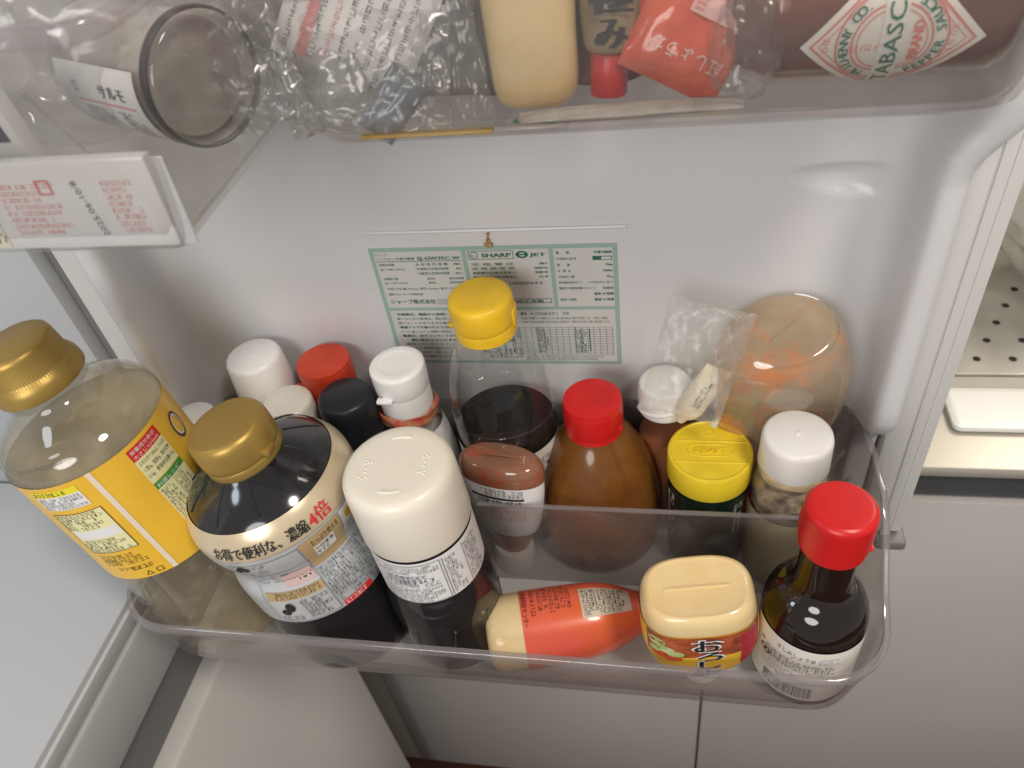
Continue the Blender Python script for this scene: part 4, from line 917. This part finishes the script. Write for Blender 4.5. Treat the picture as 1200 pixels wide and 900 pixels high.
for i in range(9): P.rows(-.0225+i*.0050, .004, -.0225+i*.0050+.0040, .050, 13, (PINK if i in (1, 3) else DGREY), seed=130+i, fill=.75, ragged=.05)
P.rect(-.0165, .003, -.0128, .063, mat('rose ink', (.66,.30,.30), .5), .0002)
P.build(pm_, t)
t, pm_ = pouch('sachet', 'dark grey foil pouch behind the white printed sachet', 'sachet', (.0120, -.0600, UZ+.001), (-.12, .05, 0), .0230, .0380, .0060, mat('dark foil', (.13,.125,.12), .3, metal=.4, var=.6, vscale=40, col2=(.25,.22,.19), bump=.4, bscale=70), 9, .0015)
t, pm_ = pouch('sachet', 'grey blue film packet leaning beside the silvery sachet in the upper bin', 'sachet', (-.0130, -.0900, UZ+.001), (-.3, .75, 0), .0080, .0130, .0020, mat('blue grey film', (.30,.35,.40), .3, metal=.3, var=.6, vscale=80, bump=.4, bscale=90), 12, .0010)
o = box('mustard_sachet', -.018, .034, -.0935, -.0895, UZ, UZ+.0012, mat('mustard film', (.42,.27,.06), .4), bev=.0008)
o['label'] = 'thin mustard yellow sachet flat on the shallow upper bin floor'; o['category'] = 'sachet'
t, pm_ = pouch('plastic_bag', 'wide crinkled clear film wrapper over the white printed sachet', 'plastic bag', (-.0120, -.0895, UZ+.001), (-.30, .10, 0), .0290, .0215, .0030, FILM, 23, .0030, n=30)
t, pm_ = pouch('plastic_bag', 'narrow crinkled clear film wrapper standing before the dark foil pouch', 'plastic bag', (.0180, -.0830, UZ+.001), (-.25, -.15, 0), .0160, .0260, .0025, FILM, 27, .0028, n=30)
t, pm_ = pouch('plastic_bag', 'folded clear film wrapper hanging over the divider beside the jar', 'plastic bag', (-.0480, -.0955, UZ+.010), (-.35, -.30, 0), .0170, .0230, .0020, FILM, 33, .0030, n=30)
# herb scraps
t = thing('herb_packet', 'small clear packet with green leaf marks under the cream bottle', 'packet', (.048, -.0885, UZ))
box('packet', -.014, .014, -.005, .005, 0, .0018, FILM, t, .0006)
for i, (a, c_) in enumerate(((-.004, .0), (.007, -.001), (.002, .002))): raw('leaf_mark', [(a+.0032*math.cos(2*PI*q/10), c_+.0022*math.sin(2*PI*q/10), .0022) for q in range(10)], [tuple(range(10))], mat('leaf ink', (.03,.17,.04), .5), t)
# cream bottle upright
t = thing('mayonnaise_bottle', 'tall cream squeeze bottle with rounded base standing in the shallow upper bin', 'bottle', (.0480, -.0680, UZ), (0, .0, .05))
secs = [(.0005,.0060,.0050,2.6,.002,0),(.0010,.0105,.0085,2.8,.001,0),(.0035,.0142,.0115,3,0,0),(.008,.0160,.0132,3,0,0),(.016,.0166,.0138,3,0,0),(.060,.0168,.0138,3,0,0),(.085,.015,.012,2.6,0,0),(.10,.010,.009,2,0,0)]
loft('bottle', secs, CREAM, t, seg=56, sharp=80)
lathe('cap', [(.0001,.100),(.011,.100),(.0115,.102),(.0105,.118),(.0001,.119)], REDCAP, t)
# red sauce bottle behind with black brush print
t = thing('sauce_bottle', 'plain dark red sauce bottle standing behind the tall cream bottle', 'bottle', (.0720, -.0400, UZ))
lathe('bottle', crom([(.014,.0005),(.0185,.002),(.0198,.008),(.0198,.070),(.015,.085),(.009,.095),(.009,.105)], 4), mat('red brown glass', (.22,.035,.025), .15, coat=.5), t)
lathe('cap', [(.0001,.103),(.0115,.103),(.0118,.105),(.0112,.120),(.0001,.121)], BLACKCAP, t)
# red capped tube lying
t = thing('condiment_tube', 'bronze tube with black brush print standing on its red cap in the upper bin', 'tube', (.0755, -.0740, UZ+.0040), (-.16, .06, .06))
lathe('cap', [(.0001,.0),(.0064,.0),(.0068,.0006),(.0068,.0140),(.0062,.0150),(.0001,.0152)], mat('deep red cap', (.52,.018,.02), .35), t, seg=40)
loft('tube_body', [(.0152,.0058,.0058,2,0,0),(.0185,.0095,.009,2,0,0),(.04,.0115,.008,2.2,0,0),(.07,.012,.003,2.4,0,0)], mat('bronze tube film', (.30,.22,.13), .3, var=.4, vscale=70, coat=.4), t, seg=32)
P = Print(); P.text('極', 0, .0300, .0150, BLACK, bold=.06, al='C'); P.text('み', 0, .0185, .0120, BLACK, bold=.06, al='C'); P.build(lambda u, v, off: (u, -.0103-off+u*u*20-max(0, .03-v)*-.06, v), t)
# red pickled ginger pouch
GING = mat('red ginger in film', (.62,.085,.045), .22, coat=.8, var=.5, vscale=45, col2=(.72,.16,.07), bump=.5, bscale=80)
t, pm_ = pouch('ginger_pouch', 'red pickled ginger pouch with white lettering slumped in the shallow upper bin', 'pouch', (.0960, -.0800, UZ+.0085), (-.30, .50, 0), .0190, .0270, .0060, GING, 7, .0014)
P = Print(); P.text('紅しょうが', .0150, .0140, .0058, mat('faded white ink', (.80,.62,.56), .5), rot=PI, width=.028); P.rect(-.0050, .0250, .0120, .0380, mat('pink sticker', (.74,.45,.42), .4), .0003); P.rows(-.0040, .0260, .0110, .0370, 2, PINK, seed=150, lev=.0006); P.build(pm_, t)
# white stick sachet on the floor
t, pm_ = pouch('sachet', 'long white stick sachet lying flat along the front of the upper bin', 'sachet', (.0830, -.0905, UZ+.0026), (-1.35, -.02, 0), .0400, .0034, .0018, mat('white stick film', (.56,.53,.48), .4, var=.4, vscale=60, bump=.3, bscale=80), 15, .0004)
o = crumple('plastic_bag', .1240, -.0800, UZ+.020, .0110, .0100, .0185, FILM, amp=.4, seed=31, fr=3, sub=4)
o['label'] = 'small crumpled clear film bag between the ginger pouch and pepper sauce bottle'; o['category'] = 'plastic bag'
# pepper sauce bottle lying on its side with diamond label
t = thing('pepper_sauce_bottle', 'red brown pepper sauce bottle with white diamond label lying in the upper bin', 'bottle', (.2085, -.0600, UZ+.0268), (0, -PI/2, 0))
pr = crom([(.0180,.0005),(.0235,.0015),(.0262,.006),(.0265,.014),(.0265,.070),(.0255,.078),(.0200,.090),(.0120,.099),(.0105,.112)], 4)
lathe('bottle', [(.0001,.001)]+pr, clear('sauce glass', (.80,.72,.68), haze=.04, gloss=.7, base=.05, rough=.04), t, sharp=70)
lathe('sauce', inner([(.0001,.001)]+pr, .100, .0022), mat('red brown pepper sauce', (.26,.075,.036), .25, var=.3, vscale=30, col2=(.19,.05,.025), coat=.3), t)
lathe('cap', [(.0001,.110),(.0125,.110),(.0130,.112),(.0125,.128),(.0001,.129)], REDCAP, t)
# local frame: z runs to -x in the world, local x is up; angle from front (-y) towards up
def tm(u, v, off):   # u: world +x from the label centre, v: around the bottle, upwards
    a = -PI/2 - .22 + v/.0265
    return ((.0267+off)*math.cos(a), (.0267+off)*math.sin(a), .0405 - u)
HW, HH = .0282, .0290
n = 22; v = []; f = []
for j in range(n+1):
    for i in range(n+1):
        p, q = -1+2*i/n, -1+2*j/n
        v.append(tm((p-q)/2*HW, (p+q)/2*HH, 0))
f = [(j*(n+1)+i, j*(n+1)+i+1, (j+1)*(n+1)+i+1, (j+1)*(n+1)+i) for j in range(n) for i in range(n)]
lab = raw('diamond_label', v, f, PAPER2, t)
for p in lab.data.polygons: p.use_smooth = True
lab['label'] = 'white diamond label with green and pink print'
P = Print(); RP = mat('pale red ink', (.68,.20,.17), .5)
for s0, s1 in ((.90, .865), (.80, .785)):
    c0 = [(HW*s0,0),(0,HH*s0),(-HW*s0,0),(0,-HH*s0)]; c1 = [(HW*s1,0),(0,HH*s1),(-HW*s1,0),(0,-HH*s1)]
    for i in range(4):
        A, B_, C_, D_ = c0[i], c0[(i+1)%4], c1[(i+1)%4], c1[i]; kk = 16
        vs_ = [(A[0]+(B_[0]-A[0])*q/kk, A[1]+(B_[1]-A[1])*q/kk) for q in range(kk+1)] + [(D_[0]+(C_[0]-D_[0])*q/kk, D_[1]+(C_[1]-D_[1])*q/kk) for q in range(kk+1)]
        P.add('printed_line', RP, .0003, vs_, [(q, q+1, kk+2+q, kk+1+q) for q in range(kk)])
for ro, ri in ((.0172, .0166), (.0125, .0119), (.0108, .0104)): ringp(P, 0, 0, ro, ri, RP, n=60)
P.rect(-.0036, -.0215, .0036, .0215, PAPER2, .00036, 'band')
P.text('TABASCO', .0026, 0, .0070, DGREEN, rot=PI/2, width=.0400, al='C', bold=.02, lev=.0005)
def arc(s_, rad, a0, a1, h, m_, flip=1):
    for i, ch_ in enumerate(s_):
        if ch_ == ' ': continue
        a = a0 + (a1-a0)*i/max(1, len(s_)-1)
        P.text(ch_, rad*math.cos(a), rad*math.sin(a), h, m_, rot=a - PI/2*flip, al='C', bold=.03, lev=.0005)
arc('McILHENNY CO.', .0132, PI*1.32, PI*.70, .0042, DGREEN)
arc('PEPPER SAUCE', .0160, -PI*.32, PI*.32, .0042, DGREEN, -1)
P.text('BRAND', .0090, 0, .0046, mat('coral ink', (.72,.20,.14), .5), rot=PI/2, width=.0135, al='C', bold=.04, lev=.0005)
P.rows(-.0105, -.0060, -.0045, .0060, 3, PINK, rot=PI/2, seed=160); P.text('THE', -.0190, 0, .0030, RP, rot=PI/2, al='C'); P.text('2 FL OZ', .0190, 0, .0026, RP, rot=PI/2, al='C')
P.build(tm, lab)
